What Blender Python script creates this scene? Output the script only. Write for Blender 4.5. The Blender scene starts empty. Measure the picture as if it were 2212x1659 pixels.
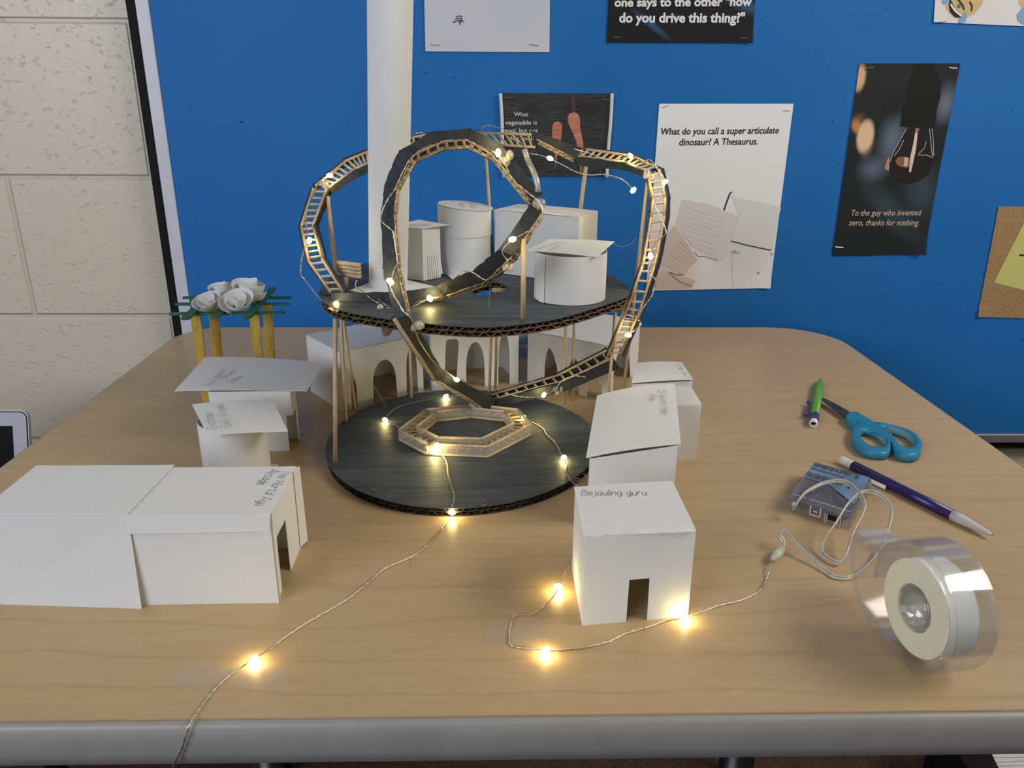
import bpy, bmesh, math, random
from mathutils import Vector, Matrix
random.seed(7)
D = bpy.data
SC = bpy.context.scene
COL = SC.collection

# ------------------------------------------------------------------ camera
F_PX = 1703.0
PITCH, YAW, ROLL = math.radians(20.047), math.radians(1.348), math.radians(0.387)
CAM = Vector((0, 0, 0.315))
_f = Vector((math.sin(YAW)*math.cos(PITCH), math.cos(YAW)*math.cos(PITCH), -math.sin(PITCH)))
_r0 = Vector((math.cos(YAW), -math.sin(YAW), 0)); _u0 = _r0.cross(_f)
RIGHT = math.cos(ROLL)*_r0 + math.sin(ROLL)*_u0
UP = -math.sin(ROLL)*_r0 + math.cos(ROLL)*_u0
FWD = _f
cd = D.cameras.new('camera'); cam = D.objects.new('camera', cd); COL.objects.link(cam)
cd.sensor_fit = 'HORIZONTAL'; cd.sensor_width = 36.0; cd.lens = 36.0*F_PX/2212.0
cd.clip_start = 0.02; cd.clip_end = 50
cam.matrix_world = Matrix(((RIGHT.x, UP.x, -FWD.x, CAM.x), (RIGHT.y, UP.y, -FWD.y, CAM.y), (RIGHT.z, UP.z, -FWD.z, CAM.z), (0, 0, 0, 1)))
SC.camera = cam
SC.view_settings.view_transform = 'Standard'; SC.view_settings.look = 'None'
SC.view_settings.gamma = 1.0; SC.view_settings.exposure = 0.0
SC.view_settings.use_curve_mapping = False
SC.cycles.transparent_max_bounces = 32

# ------------------------------------------------------------------ world and room lamps
W = D.worlds.new('world'); SC.world = W; W.use_nodes = True
W.node_tree.nodes['Background'].inputs[0].default_value = (1.0, 0.93, 0.83, 1)
W.node_tree.nodes['Background'].inputs[1].default_value = 0.15

def area(name, loc, target, sx, sy, power, color):
    l = D.lights.new(name, 'AREA'); l.shape = 'RECTANGLE'; l.size = sx; l.size_y = sy
    l.energy = power; l.color = color
    o = D.objects.new(name, l); COL.objects.link(o); o.location = loc
    o.rotation_euler = (Vector(target)-Vector(loc)).to_track_quat('-Z', 'Y').to_euler()
    return o
area('ceiling_lamp', (1.35, 0.30, 1.15), (0.30, 0.80, 0.1), 1.0, 0.5, 16.5, (1.0, 0.935, 0.82))
area('window_daylight', (-1.25, -0.9, 0.80), (-0.10, 0.9, 0.22), 1.1, 0.9, 24.0, (0.78, 0.855, 1.0))

def ray(px, py): return FWD + ((px-1106)/F_PX)*RIGHT - ((py-829.5)/F_PX)*UP
def PZ(px, py, z=0.0):
    d = ray(px, py); return CAM + d*((z-CAM.z)/d.z)
def PY(px, py, Y):
    d = ray(px, py); return CAM + d*(Y/d.y)

# ------------------------------------------------------------------ materials
def nt(name):
    m = D.materials.new(name); m.use_nodes = True
    t = m.node_tree
    return m, t, t.nodes['Principled BSDF']
def noise(t, scale, detail=4, coord='Object', stretch=None, rough=0.55):
    tc = t.nodes.new('ShaderNodeTexCoord'); n = t.nodes.new('ShaderNodeTexNoise')
    n.inputs['Scale'].default_value = scale; n.inputs['Detail'].default_value = detail
    n.inputs['Roughness'].default_value = rough
    if stretch:
        mp = t.nodes.new('ShaderNodeMapping'); mp.inputs['Scale'].default_value = stretch
        t.links.new(tc.outputs[coord], mp.inputs[0]); t.links.new(mp.outputs[0], n.inputs['Vector'])
    else:
        t.links.new(tc.outputs[coord], n.inputs['Vector'])
    return n
def ramp(t, src, stops):
    r = t.nodes.new('ShaderNodeValToRGB'); e = r.color_ramp.elements
    e[0].position, e[0].color = stops[0][0], (*stops[0][1], 1)
    e[1].position, e[1].color = stops[-1][0], (*stops[-1][1], 1)
    for p, c in stops[1:-1]:
        q = e.new(p); q.color = (*c, 1)
    t.links.new(src, r.inputs[0]); return r
def bump(t, b, src, strength, dist):
    n = t.nodes.new('ShaderNodeBump'); n.inputs['Strength'].default_value = strength
    n.inputs['Distance'].default_value = dist
    t.links.new(src, n.inputs['Height']); t.links.new(n.outputs[0], b.inputs['Normal']); return n
def plain(name, col, rough=0.6, var=0.0, scale=60, metal=0.0, bmp=0.0, spec=0.5, stretch=None, bdist=0.001):
    m, t, b = nt(name)
    b.inputs['Base Color'].default_value = (*col, 1); b.inputs['Roughness'].default_value = rough
    b.inputs['Metallic'].default_value = metal; b.inputs['Specular IOR Level'].default_value = spec
    n = noise(t, scale, 5, stretch=stretch)
    lo = tuple(c*(1-var) for c in col); hi = tuple(min(1, c*(1+var)) for c in col)
    r = ramp(t, n.outputs['Fac'], [(0.3, lo), (0.7, hi)]); t.links.new(r.outputs[0], b.inputs['Base Color'])
    if bmp: bump(t, b, n.outputs['Fac'], bmp, bdist)
    return m
def clear(name, tint=(0.96, 0.97, 1.0), amount=0.10, rough=0.06, haze=0.0, hazecol=(0.8, 0.8, 0.8), graze=0.12):
    m = D.materials.new(name); m.use_nodes = True; t = m.node_tree; t.nodes.clear()
    o = t.nodes.new('ShaderNodeOutputMaterial'); tr = t.nodes.new('ShaderNodeBsdfTransparent')
    g = t.nodes.new('ShaderNodeBsdfGlossy'); mx = t.nodes.new('ShaderNodeMixShader')
    fr = t.nodes.new('ShaderNodeLayerWeight'); fr.inputs[0].default_value = graze
    ad = t.nodes.new('ShaderNodeMath'); ad.operation = 'ADD'; ad.inputs[1].default_value = amount; ad.use_clamp = True
    tr.inputs[0].default_value = (*tint, 1); g.inputs['Roughness'].default_value = rough
    t.links.new(fr.outputs['Facing'], ad.inputs[0]); t.links.new(ad.outputs[0], mx.inputs[0])
    t.links.new(tr.outputs[0], mx.inputs[1]); t.links.new(g.outputs[0], mx.inputs[2])
    last = mx
    if haze:
        df = t.nodes.new('ShaderNodeBsdfDiffuse'); df.inputs[0].default_value = (*hazecol, 1)
        m2 = t.nodes.new('ShaderNodeMixShader'); m2.inputs[0].default_value = haze
        t.links.new(mx.outputs[0], m2.inputs[1]); t.links.new(df.outputs[0], m2.inputs[2]); last = m2
    t.links.new(last.outputs[0], o.inputs[0]); return m
def glow(name, col, strength):
    m, t, b = nt(name)
    b.inputs['Base Color'].default_value = (0.9, 0.8, 0.5, 1)
    b.inputs['Emission Color'].default_value = (*col, 1); b.inputs['Emission Strength'].default_value = strength
    n = noise(t, 900, 1); r = ramp(t, n.outputs['Fac'], [(0.3, col), (0.7, tuple(min(1, c*1.05) for c in col))])
    t.links.new(r.outputs[0], b.inputs['Emission Color']); return m

M = {}
M['paper'] = plain('white_card', (0.87, 0.87, 0.86), 0.85, 0.015, 300, bmp=0.06, spec=0.2, bdist=0.0004)
_t = M['paper'].node_tree; _tl = _t.nodes.new('ShaderNodeBsdfTranslucent'); _tl.inputs[0].default_value = (0.93, 0.89, 0.80, 1)   # card lets some light through
_mx = _t.nodes.new('ShaderNodeMixShader'); _mx.inputs[0].default_value = 0.20
_t.links.new(_t.nodes['Principled BSDF'].outputs[0], _mx.inputs[1]); _t.links.new(_tl.outputs[0], _mx.inputs[2])
_t.links.new(_mx.outputs[0], _t.nodes['Material Output'].inputs[0])
M['wood'] = plain('bamboo', (0.58, 0.43, 0.245), 0.5, 0.22, 60, stretch=(14, 14, 1.2), bmp=0.1, bdist=0.0003)
M['rung'] = plain('bamboo_rung', (0.58, 0.43, 0.25), 0.5, 0.2, 500)
M['blackcard'] = plain('black_painted_card', (0.019, 0.024, 0.031), 0.62, 0.5, 260, bmp=0.35, bdist=0.0006)
M['card'] = plain('corrugated_card', (0.20, 0.135, 0.08), 0.85, 0.35, 220, spec=0.15)
M['cardblack'] = plain('blackened_corrugated_card', (0.060, 0.044, 0.032), 0.85, 0.55, 160, spec=0.15)
M['glue'] = clear('hot_glue', (0.96, 0.95, 0.91), 0.08, 0.2, 0.24, (0.82, 0.76, 0.62))
M['wire'] = plain('silver_wire', (0.78, 0.72, 0.60), 0.28, 0.08, 600, metal=1.0)
M['ink'] = plain('pen_ink', (0.06, 0.06, 0.075), 0.8, 0.1, 400)
M['pencil'] = plain('pencil_graphite', (0.16, 0.16, 0.17), 0.8, 0.1, 400)
M['steel'] = plain('steel', (0.35, 0.36, 0.38), 0.32, 0.1, 200, metal=1.0)
M['staple'] = plain('staple_steel', (0.75, 0.76, 0.78), 0.3, 0.05, 200, metal=1.0)
M['plastic'] = clear('clear_plastic', (0.975, 0.98, 0.99), 0.035, 0.07, 0.02, graze=0.09)
M['tape'] = clear('sticky_tape', (0.995, 0.995, 0.995), 0.0, 0.30, 0.06, (0.85, 0.82, 0.78), graze=0.03)

# ------------------------------------------------------------------ builders
class MB:
    def __init__(s): s.v = []; s.f = []
    def add(s, vs, fs):
        b = len(s.v); s.v += [Vector(p) for p in vs]; s.f += [[b+i for i in f] for f in fs]; return s
    def box(s, lo, hi):
        (a, b, c), (x, y, z) = lo, hi
        return s.add([(a, b, c), (x, b, c), (x, y, c), (a, y, c), (a, b, z), (x, b, z), (x, y, z), (a, y, z)],
                     [(3, 2, 1, 0), (4, 5, 6, 7), (0, 1, 5, 4), (1, 2, 6, 5), (2, 3, 7, 6), (3, 0, 4, 7)])
    def hexa(s, p):   # 4 bottom, 4 top points
        return s.add(p, [(3, 2, 1, 0), (4, 5, 6, 7), (0, 1, 5, 4), (1, 2, 6, 5), (2, 3, 7, 6), (3, 0, 4, 7)])
    def slab(s, quad, n, th):
        n = Vector(n).normalized()*th
        return s.hexa([Vector(p) for p in quad] + [Vector(p)+n for p in quad])
    def prism(s, pts, d):
        d = Vector(d); n = len(pts); pts = [Vector(p) for p in pts]
        return s.add(pts + [p+d for p in pts], [list(range(n))[::-1], [n+i for i in range(n)]] + [(i, (i+1) % n, n+(i+1) % n, n+i) for i in range(n)])
    def cyl(s, a, b, r, r2=None, n=10):
        a, b = Vector(a), Vector(b); r2 = r if r2 is None else r2
        return s.tube([a, b], [r, r2], n)
    def tube(s, pts, r, n=8, closed=False, squash=None):
        pts = [Vector(p) for p in pts]; m = len(pts)
        rs = r if isinstance(r, (list, tuple)) else [r]*m
        b = len(s.v); up = None
        for i, p in enumerate(pts):
            if closed: t = pts[(i+1) % m]-pts[i-1]
            else: t = pts[min(i+1, m-1)]-pts[max(i-1, 0)]
            if t.length < 1e-9: t = Vector((0, 0, 1))
            t.normalize()
            if up is None:
                up = Vector((0, 0, 1)) if abs(t.z) < 0.9 else Vector((1, 0, 0))
            x = up.cross(t)
            if x.length < 1e-6: x = Vector((1, 0, 0)).cross(t)
            x.normalize(); y = t.cross(x); up = y
            for k in range(n):
                a = 2*math.pi*k/n
                sx, sy = (1, 1) if not squash else squash
                s.v.append(p + x*math.cos(a)*rs[i]*sx + y*math.sin(a)*rs[i]*sy)
        for i in range(m if closed else m-1):
            j = (i+1) % m
            for k in range(n):
                s.f.append([b+i*n+k, b+i*n+(k+1) % n, b+j*n+(k+1) % n, b+j*n+k])
        if not closed:
            s.f.append([b+k for k in range(n)][::-1]); s.f.append([b+(m-1)*n+k for k in range(n)])
        return s
    def lathe(s, prof, o, ax, n=32):   # prof: (radius, height along ax)
        o = Vector(o); ax = Vector(ax).normalized()
        u = ax.orthogonal().normalized(); w = ax.cross(u); b = len(s.v); m = len(prof)
        for rr, h in prof:
            for k in range(n):
                a = 2*math.pi*k/n
                s.v.append(o + ax*h + (u*math.cos(a)+w*math.sin(a))*rr)
        for i in range(m-1):
            for k in range(n):
                s.f.append([b+i*n+k, b+i*n+(k+1) % n, b+(i+1)*n+(k+1) % n, b+(i+1)*n+k])
        return s
    def ball(s, c, ax, ra, rb, n=12, m=8):
        pr = [(max(rb*math.sin(math.pi*i/m), rb*0.01), -ra*math.cos(math.pi*i/m)) for i in range(m+1)]
        return s.lathe(pr, c, ax, n)

ORG = {}
def link_mesh(name, me, parent=None, loc=None):
    o = D.objects.new(name, me); COL.objects.link(o)
    if parent is not None:
        o.parent = parent; ORG[o.name] = ORG[parent.name]
    else:
        o.location = loc if loc is not None else (0, 0, 0); ORG[o.name] = Vector(o.location)
    return o
def build(name, mb, mat, parent=None, loc=None, smooth=False, solid=0.0, bevel=0.0, offset=0.0):
    org = ORG[parent.name] if parent is not None else Vector(loc if loc is not None else (0, 0, 0))
    me = D.meshes.new(name); me.from_pydata([p-org for p in mb.v], [], mb.f); me.validate(); me.update()
    bm = bmesh.new(); bm.from_mesh(me); bmesh.ops.recalc_face_normals(bm, faces=bm.faces); bm.to_mesh(me); bm.free()
    me.materials.append(mat)
    if smooth:
        for p in me.polygons: p.use_smooth = True
    o = link_mesh(name, me, parent, loc)
    if solid:
        md = o.modifiers.new('Solidify', 'SOLIDIFY'); md.thickness = solid; md.offset = offset
    if bevel:
        md = o.modifiers.new('Bevel', 'BEVEL'); md.width = bevel; md.segments = 3; md.limit_method = 'ANGLE'; md.angle_limit = math.radians(35)
    if smooth and solid:
        md = o.modifiers.new('Split', 'EDGE_SPLIT'); md.split_angle = math.radians(50)
    if smooth and (bevel or smooth == 'auto'):
        md = o.modifiers.new('WN', 'WEIGHTED_NORMAL'); md.keep_sharp = True
    return o
def tag(o, label, cat=None, group=None, kind=None):
    if label: o['label'] = label
    if cat: o['category'] = cat
    if group: o['group'] = group
    if kind: o['kind'] = kind
    return o
def thing(name, loc, label, cat, group=None):
    o = D.objects.new(name, None); COL.objects.link(o); o.location = loc; o.empty_display_size = 0.02
    ORG[o.name] = Vector(loc); return tag(o, label, cat, group)
def struct(name, mb, mat, **k):
    o = build(name, mb, mat, **k); o['kind'] = 'structure'; return o
def smooth_path(pts, sub=6, closed=False):
    P = [Vector(p) for p in pts]; out = []; m = len(P)
    rng = range(m) if closed else range(m-1)
    for i in rng:
        if closed: a, b, c, d = P[i-1], P[i], P[(i+1) % m], P[(i+2) % m]
        else: a, b, c, d = P[max(i-1, 0)], P[i], P[i+1], P[min(i+2, m-1)]
        for k in range(sub):
            t = k/sub
            out.append(0.5*((2*b) + (c-a)*t + (2*a-5*b+4*c-d)*t*t + (3*b-a-3*c+d)*t*t*t))
    if not closed: out.append(P[-1])
    return out
def curve_flat(name, splines, extr, mat, parent=None, loc=None, z=0.0):
    """flat horizontal sheet with holes from closed xy outlines, thickness 2*extr around z"""
    c = D.curves.new('tmp', 'CURVE'); c.dimensions = '2D'; c.fill_mode = 'BOTH'; c.extrude = extr
    for pts in splines:
        sp = c.splines.new('POLY'); sp.points.add(len(pts)-1); sp.use_cyclic_u = True
        for q, p in zip(sp.points, pts): q.co = (p[0], p[1], 0, 1)
    o = D.objects.new('tmp', c); COL.objects.link(o)
    dg = bpy.context.evaluated_depsgraph_get(); me = D.meshes.new_from_object(o.evaluated_get(dg))
    D.objects.remove(o); D.curves.remove(c)
    org = ORG[parent.name] if parent is not None else Vector(loc)
    for v in me.vertices: v.co = v.co + Vector((0, 0, z)) - org
    me.materials.clear(); me.materials.append(mat)
    return link_mesh(name, me, parent, loc)

# printed text from the built-in font, laid on a plane
def text_mesh(s, bold=0.0, shear=0.0, spacing=1.0):
    c = D.curves.new('tmp', 'FONT'); c.body = s; c.size = 1.0; c.offset = bold; c.shear = shear; c.space_character = spacing
    c.resolution_u = 3; c.extrude = 0.0
    o = D.objects.new('tmp', c); COL.objects.link(o)
    dg = bpy.context.evaluated_depsgraph_get(); me = D.meshes.new_from_object(o.evaluated_get(dg))
    vs = [v.co.copy() for v in me.vertices]; fs = [list(p.vertices) for p in me.polygons]
    D.objects.remove(o); D.curves.remove(c); D.meshes.remove(me)
    return vs, fs
def text_on(mb, s, A, B, capv, bold=0.0, shear=0.0, spacing=1.0):
    """A = baseline start, B = baseline end, capv = vector of the capital height"""
    vs, fs = text_mesh(s, bold, shear, spacing)
    x0 = min(v.x for v in vs); x1 = max(v.x for v in vs)
    A, B, capv = Vector(A), Vector(B), Vector(capv); ex = (B-A)/(x1-x0); ey = capv/0.72
    mb.add([A + ex*(v.x-x0) + ey*v.y for v in vs], fs)

# single-stroke handwriting
G = {'T': "09 69|39 32", 'h': "09 02|04 26 45 42", 'e': "04 44 36 16 04 03 12 32 43", 'M': "02 09 34 69 62", 'o': "16 04 12 32 44 36 16",
 'r': "06 02|04 16 36", 't': "28 23 32 42|06 46", 'a': "45 36 16 04 12 32 44|46 42", 'l': "09 02", 'A': "02 39 62|14 54", 'c': "45 36 16 04 12 32 43",
 'd': "45 36 16 04 12 32 44|49 42", 'g': "45 36 16 04 12 32 44|46 41 30 10", 'G': "58 49 19 07 04 12 42 54 34", 'u': "06 03 12 32 44|46 42",
 'i': "06 02|08 07", 'n': "06 02|04 16 36 45 42", 'm': "06 02|04 16 26 35 32|35 46 56 65 62", 's': "45 36 16 05 14 34 43 32 12 03", 'y': "06 23|46 10",
 'w': "06 12 25 32 46", 'B': "02 09 39 48 47 36 06|36 55 53 42 02", 'j': "26 21 10 00|28 27", 'E': "49 09 02 42|05 35", 'p': "06 00|05 16 36 45 43 32 12 03",
 'D': "02 09 39 57 54 32 02", 'S': "58 49 19 08 07 16 46 55 53 42 12 03", 'f': "49 38 32|16 46", 'H': "02 09|42 49|06 46", 'C': "58 49 19 07 04 12 42 53",
 'P': "02 09 39 48 47 36 06", 'N': "02 09 52 59", 'O': "19 07 04 12 42 54 57 49 19", 'R': "02 09 39 48 47 36 06|26 52", 'Y': "09 36 69|36 32",
 'b': "09 02|05 16 36 45 43 32 12 03", 'v': "06 22 46", 'J': "49 43 32 12 03", 'x': "02 46|06 42", '-': "15 45", 'k': "09 02|46 04 42", 'F': "02 09 49|05 35",
 "'": "29 27", 'U': "09 03 12 42 53 59", 'L': "09 02 42"}
def hand(parent, s, A, B, n, height, mat, w=0.00032, name='handwriting', slant=0.12):
    rnd = random.Random(s); A, B, n = Vector(A), Vector(B), Vector(n).normalized()
    x = 0.0; strokes = []
    for ch in s:
        if ch == ' ': x += 4; continue
        wd = 0; dy = rnd.uniform(-0.5, 0.5)
        for st in G[ch].split('|'):
            pts = []
            for tk in st.split():
                gx, gy = int(tk[0]), int(tk[1])-2; wd = max(wd, gx)
                pts.append((x+gx+gy*slant*2+rnd.uniform(-.2, .2), gy+dy+rnd.uniform(-.25, .25)))
            strokes.append(pts)
        x += wd + 1.7
    ex = (B-A)/max(x, 1); exn = ex.normalized(); ey = n.cross(exn).normalized()*(height/7.0)
    mb = MB()
    for pts in strokes:
        P = [A + ex*p[0] + ey*p[1] + n*0.00022 for p in pts]
        if len(P) > 2: P = smooth_path(P, 3)
        for a, b in zip(P[:-1], P[1:]):
            t = b-a
            if t.length < 1e-7: continue
            t.normalize(); q = n.cross(t)*w*0.5; e = t*w*0.3
            mb.add([a-q-e, b-q+e, b+q+e, a+q-e], [(0, 1, 2, 3)])
    return build(name, mb, mat, parent)

# ================================================================== THE SETTING
YW = 1.1665      # block wall
YB = 1.147       # front face of the pin board
ZF = -0.73
# painted concrete block wall
m, t, b = nt('painted_block')
tc = t.nodes.new('ShaderNodeTexCoord'); sp = t.nodes.new('ShaderNodeSeparateXYZ'); cb = t.nodes.new('ShaderNodeCombineXYZ')
ax = t.nodes.new('ShaderNodeMath'); ax.inputs[1].default_value = 0.744+0.4064*4+0.151
az = t.nodes.new('ShaderNodeMath'); az.inputs[1].default_value = -0.4098+0.2033*20+0.0035
t.links.new(tc.outputs['Object'], sp.inputs[0]); t.links.new(sp.outputs[0], ax.inputs[0]); t.links.new(sp.outputs[2], az.inputs[0])
t.links.new(ax.outputs[0], cb.inputs[0]); t.links.new(az.outputs[0], cb.inputs[1])
br = t.nodes.new('ShaderNodeTexBrick'); br.offset = 0.5; br.inputs['Scale'].default_value = 1.0; br.inputs['Brick Width'].default_value = 0.4064
br.inputs['Row Height'].default_value = 0.2033; br.inputs['Mortar Size'].default_value = 0.0045; br.inputs['Mortar Smooth'].default_value = 0.6
br.inputs['Color1'].default_value = (0.70, 0.62, 0.49, 1); br.inputs['Color2'].default_value = (0.72, 0.635, 0.50, 1); br.inputs['Mortar'].default_value = (0.66, 0.585, 0.47, 1)
t.links.new(cb.outputs[0], br.inputs[0]); t.links.new(br.outputs[0], b.inputs['Base Color'])
b.inputs['Roughness'].default_value = 0.38
n1 = noise(t, 105, 3, stretch=(1, 1, 1.5)); r1 = ramp(t, n1.outputs['Fac'], [(0.27, (0.15, 0.15, 0.15)), (0.385, (0.85, 0.85, 0.85)), (0.62, (0.86, 0.86, 0.86)), (0.72, (1.0, 1.0, 1.0))])
n2 = noise(t, 260, 2)
mx = t.nodes.new('ShaderNodeMath'); mx.operation = 'MULTIPLY_ADD'; mx.inputs[1].default_value = 0.12
t.links.new(n2.outputs['Fac'], mx.inputs[0]); t.links.new(r1.outputs[0], mx.inputs[2])
sb = t.nodes.new('ShaderNodeMath'); sb.operation = 'MULTIPLY_ADD'; sb.inputs[1].default_value = -2.2
t.links.new(br.outputs['Fac'], sb.inputs[0]); t.links.new(mx.outputs[0], sb.inputs[2])
bump(t, b, sb.outputs[0], 0.6, 0.0022)
M['block'] = m
struct('wall_back', MB().box((-2.4, YW, ZF), (2.6, YW+0.1, 2.0)), M['block'])
m = plain('brown_carpet', (0.075, 0.045, 0.032), 0.95, 0.35, 180, bmp=0.5, spec=0.1, bdist=0.004)
struct('floor', MB().box((-2.4, -2.5, ZF-0.05), (2.6, YW+0.1, ZF)), m)

# ================================================================== PIN BOARD
m, t, b = nt('blue_board_paint')
n1 = noise(t, 420, 4); n2 = noise(t, 5, 3)
r1 = ramp(t, n2.outputs['Fac'], [(0.3, (0.012, 0.146, 0.455)), (0.7, (0.015, 0.162, 0.495))])
nd = noise(t, 170, 1); rd = ramp(t, nd.outputs['Fac'], [(0.20, (0.3, 0.3, 0.3)), (0.225, (1, 1, 1))])
ml = t.nodes.new('ShaderNodeMix'); ml.data_type = 'RGBA'; ml.blend_type = 'MULTIPLY'; ml.inputs[0].default_value = 1
t.links.new(r1.outputs[0], ml.inputs[6]); t.links.new(rd.outputs[0], ml.inputs[7]); t.links.new(ml.outputs[2], b.inputs['Base Color'])
b.inputs['Roughness'].default_value = 0.6; b.inputs['Specular IOR Level'].default_value = 0.25; bump(t, b, n1.outputs['Fac'], 0.35, 0.0008)
M['blue'] = m
M['alu'] = plain('white_aluminium', (0.62, 0.62, 0.70), 0.4, 0.04, 40)
M['rail'] = plain('grey_aluminium', (0.27, 0.26, 0.25), 0.4, 0.05, 40, metal=0.4)
M['gap'] = plain('black_rubber', (0.008, 0.007, 0.007), 0.7, 0.2, 80, spec=0.2)
bo = thing('bulletin_board', (0.4, YB+0.01, -0.2), 'large blue painted bulletin board with white side frame, fixed to the block wall', 'bulletin board')
XL, XR, ZB, ZT = -0.4509, 1.75, -0.189, 1.15
build('panel', MB().box((XL, YB, ZB), (XR, YW-0.0005, ZT)), M['blue'], bo)
fr = MB().prism([(XL-0.0165, YB-0.003, ZB-0.02), (XL+0.0005, YB-0.003, ZB-0.02), (XL+0.0005, YB-0.003, ZT), (XL-0.0165, YB-0.003, ZT)], (0, YW-YB+0.0025, 0))
build('side_frame', fr, M['alu'], bo, bevel=0.001)
build('edge_strip', MB().box((XL-0.0292, YB-0.001, ZB-0.02), (XL-0.0167, YW-0.0005, ZT)), M['gap'], bo)
build('bottom_rail', MB().box((XL-0.0292, YB-0.006, ZB-0.0145), (XR, YW-0.0005, ZB)), M['rail'], bo, bevel=0.0015)
build('bottom_gasket', MB().box((XL-0.0292, YB+0.002, ZB-0.027), (XR, YW-0.0005, ZB-0.0147)), M['gap'], bo)
build('lower_trim', MB().box((XL-0.0292, YB+0.006, ZB-0.036), (XR, YW-0.0005, ZB-0.0272)), M['rail'], bo)

# ================================================================== TABLE
m, t, b = nt('maple_laminate')
n1 = noise(t, 9, 6, stretch=(0.9, 9, 1), rough=0.62); n1.inputs['Distortion'].default_value = 1.2
r1 = ramp(t, n1.outputs['Fac'], [(0.25, (0.475, 0.330, 0.176)), (0.5, (0.515, 0.362, 0.198)), (0.72, (0.545, 0.385, 0.214))])
n2 = noise(t, 60, 4, stretch=(1.0, 26, 1), rough=0.6)
r2 = ramp(t, n2.outputs['Fac'], [(0.30, (0.93, 0.92, 0.90)), (0.6, (1, 1, 1))])
wv = t.nodes.new('ShaderNodeTexWave'); wv.wave_type = 'BANDS'; wv.bands_direction = 'Y'
wv.inputs['Scale'].default_value = 6; wv.inputs['Distortion'].default_value = 9; wv.inputs['Detail'].default_value = 3; wv.inputs['Detail Scale'].default_value = 0.8
tc = t.nodes.new('ShaderNodeTexCoord'); mp = t.nodes.new('ShaderNodeMapping'); mp.inputs['Scale'].default_value = (0.5, 1.6, 1)
t.links.new(tc.outputs['Object'], mp.inputs[0]); t.links.new(mp.outputs[0], wv.inputs[0])
r3 = ramp(t, wv.outputs['Fac'], [(0.0, (0.93, 0.91, 0.885)), (0.05, (1, 1, 1)), (1.0, (1, 1, 1))])
for rr in (r2, r3):
    ml = t.nodes.new('ShaderNodeMix'); ml.data_type = 'RGBA'; ml.blend_type = 'MULTIPLY'; ml.inputs[0].default_value = 1
    src = r1.outputs[0] if rr is r2 else prev.outputs[2]
    t.links.new(src, ml.inputs[6]); t.links.new(rr.outputs[0], ml.inputs[7]); prev = ml
t.links.new(prev.outputs[2], b.inputs['Base Color']); b.inputs['Roughness'].default_value = 0.34; b.inputs['Specular IOR Level'].default_value = 0.35
n3 = noise(t, 700, 2); bump(t, b, n3.outputs['Fac'], 0.08, 0.0004)
M['maple'] = m
M['band'] = plain('grey_edge_band', (0.30, 0.287, 0.265), 0.45, 0.06, 30)
TX0, TX1, TY0, TY1 = -0.441, 0.481, 0.340, 1.103
def round_rect(x0, y0, x1, y1, rs, n=8):
    out = []
    for (cx, cy, a0, r) in ((x1-rs[0], y0+rs[0], -90, rs[0]), (x1-rs[1], y1-rs[1], 0, rs[1]), (x0+rs[2], y1-rs[2], 90, rs[2]), (x0+rs[3], y0+rs[3], 180, rs[3])):
        for k in range(n+1):
            a = math.radians(a0+90*k/n); out.append((cx+r*math.cos(a), cy+r*math.sin(a)))
    return out
tb = thing('table', (0.02, 0.72, ZF), 'maple laminate table with rounded corners and grey edge band', 'table')
o1 = round_rect(TX0, TY0, TX1, TY1, (0.04, 0.085, 0.06, 0.04), 10)
build('tabletop', MB().prism([(x, y, -0.030) for x, y in o1], (0, 0, 0.030)), M['maple'], tb)
bd = MB(); n = len(o1)
prof = [(0.0002, -0.0012), (0.0022, -0.0008), (0.0042, -0.0036), (0.0054, -0.010), (0.0050, -0.020), (0.0030, -0.0285), (-0.004, -0.0325), (-0.03, -0.0325)]
rings = []
cx, cy = (TX0+TX1)/2, (TY0+TY1)/2
for i in range(n):
    a, c = Vector(o1[i-1]), Vector(o1[(i+1) % n]); tt = (c-a).normalized(); nn = Vector((tt.y, -tt.x))
    rings.append([(o1[i][0]+nn.x*q, o1[i][1]+nn.y*q, z) for q, z in prof])
k = len(prof)
bd.add([p for r_ in rings for p in r_], [(i*k+j, ((i+1) % n)*k+j, ((i+1) % n)*k+j+1, i*k+j+1) for i in range(n) for j in range(k-1)])
build('edge_band', bd, M['band'], tb, smooth=True)
M['legmetal'] = plain('black_leg_metal', (0.02, 0.02, 0.022), 0.35, 0.1, 60, metal=0.5)
M['chrome'] = plain('chrome', (0.75, 0.75, 0.76), 0.12, 0.03, 60, metal=1.0)
for y in (TY0+0.12, TY1-0.14): build('apron', MB().box((TX0+0.10, y, -0.085), (TX1-0.10, y+0.02, -0.0326)), M['legmetal'], tb)
def leg(px):
    c = PY(px, 1650, TY0+0.05); x = c.x; y = TY0+0.05
    lg = build('leg', MB().cyl((x, y, ZF+0.01), (x, y, -0.0326), 0.011, n=20), M['legmetal'], tb, smooth=True)
    build('screw', MB().cyl((x+0.002, y-0.0145, -0.062), (x+0.002, y-0.0105, -0.062), 0.004, n=14), M['chrome'], lg)
    build('foot', MB().lathe([(0.001, 0), (0.016, 0), (0.016, 0.006), (0.011, 0.012), (0.001, 0.012)], (x, y, ZF), (0, 0, 1), 20), M['gap'], lg)
leg(592); leg(1590)
for x in (TX0+0.1, TX1-0.1):
    lg = build('leg', MB().cyl((x, TY1-0.11, ZF+0.01), (x, TY1-0.11, -0.0326), 0.011, n=20), M['legmetal'], tb, smooth=True)
    build('foot', MB().lathe([(0.001, 0), (0.016, 0), (0.016, 0.006), (0.011, 0.012), (0.001, 0.012)], (x, TY1-0.11, ZF), (0, 0, 1), 20), M['gap'], lg)

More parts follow.
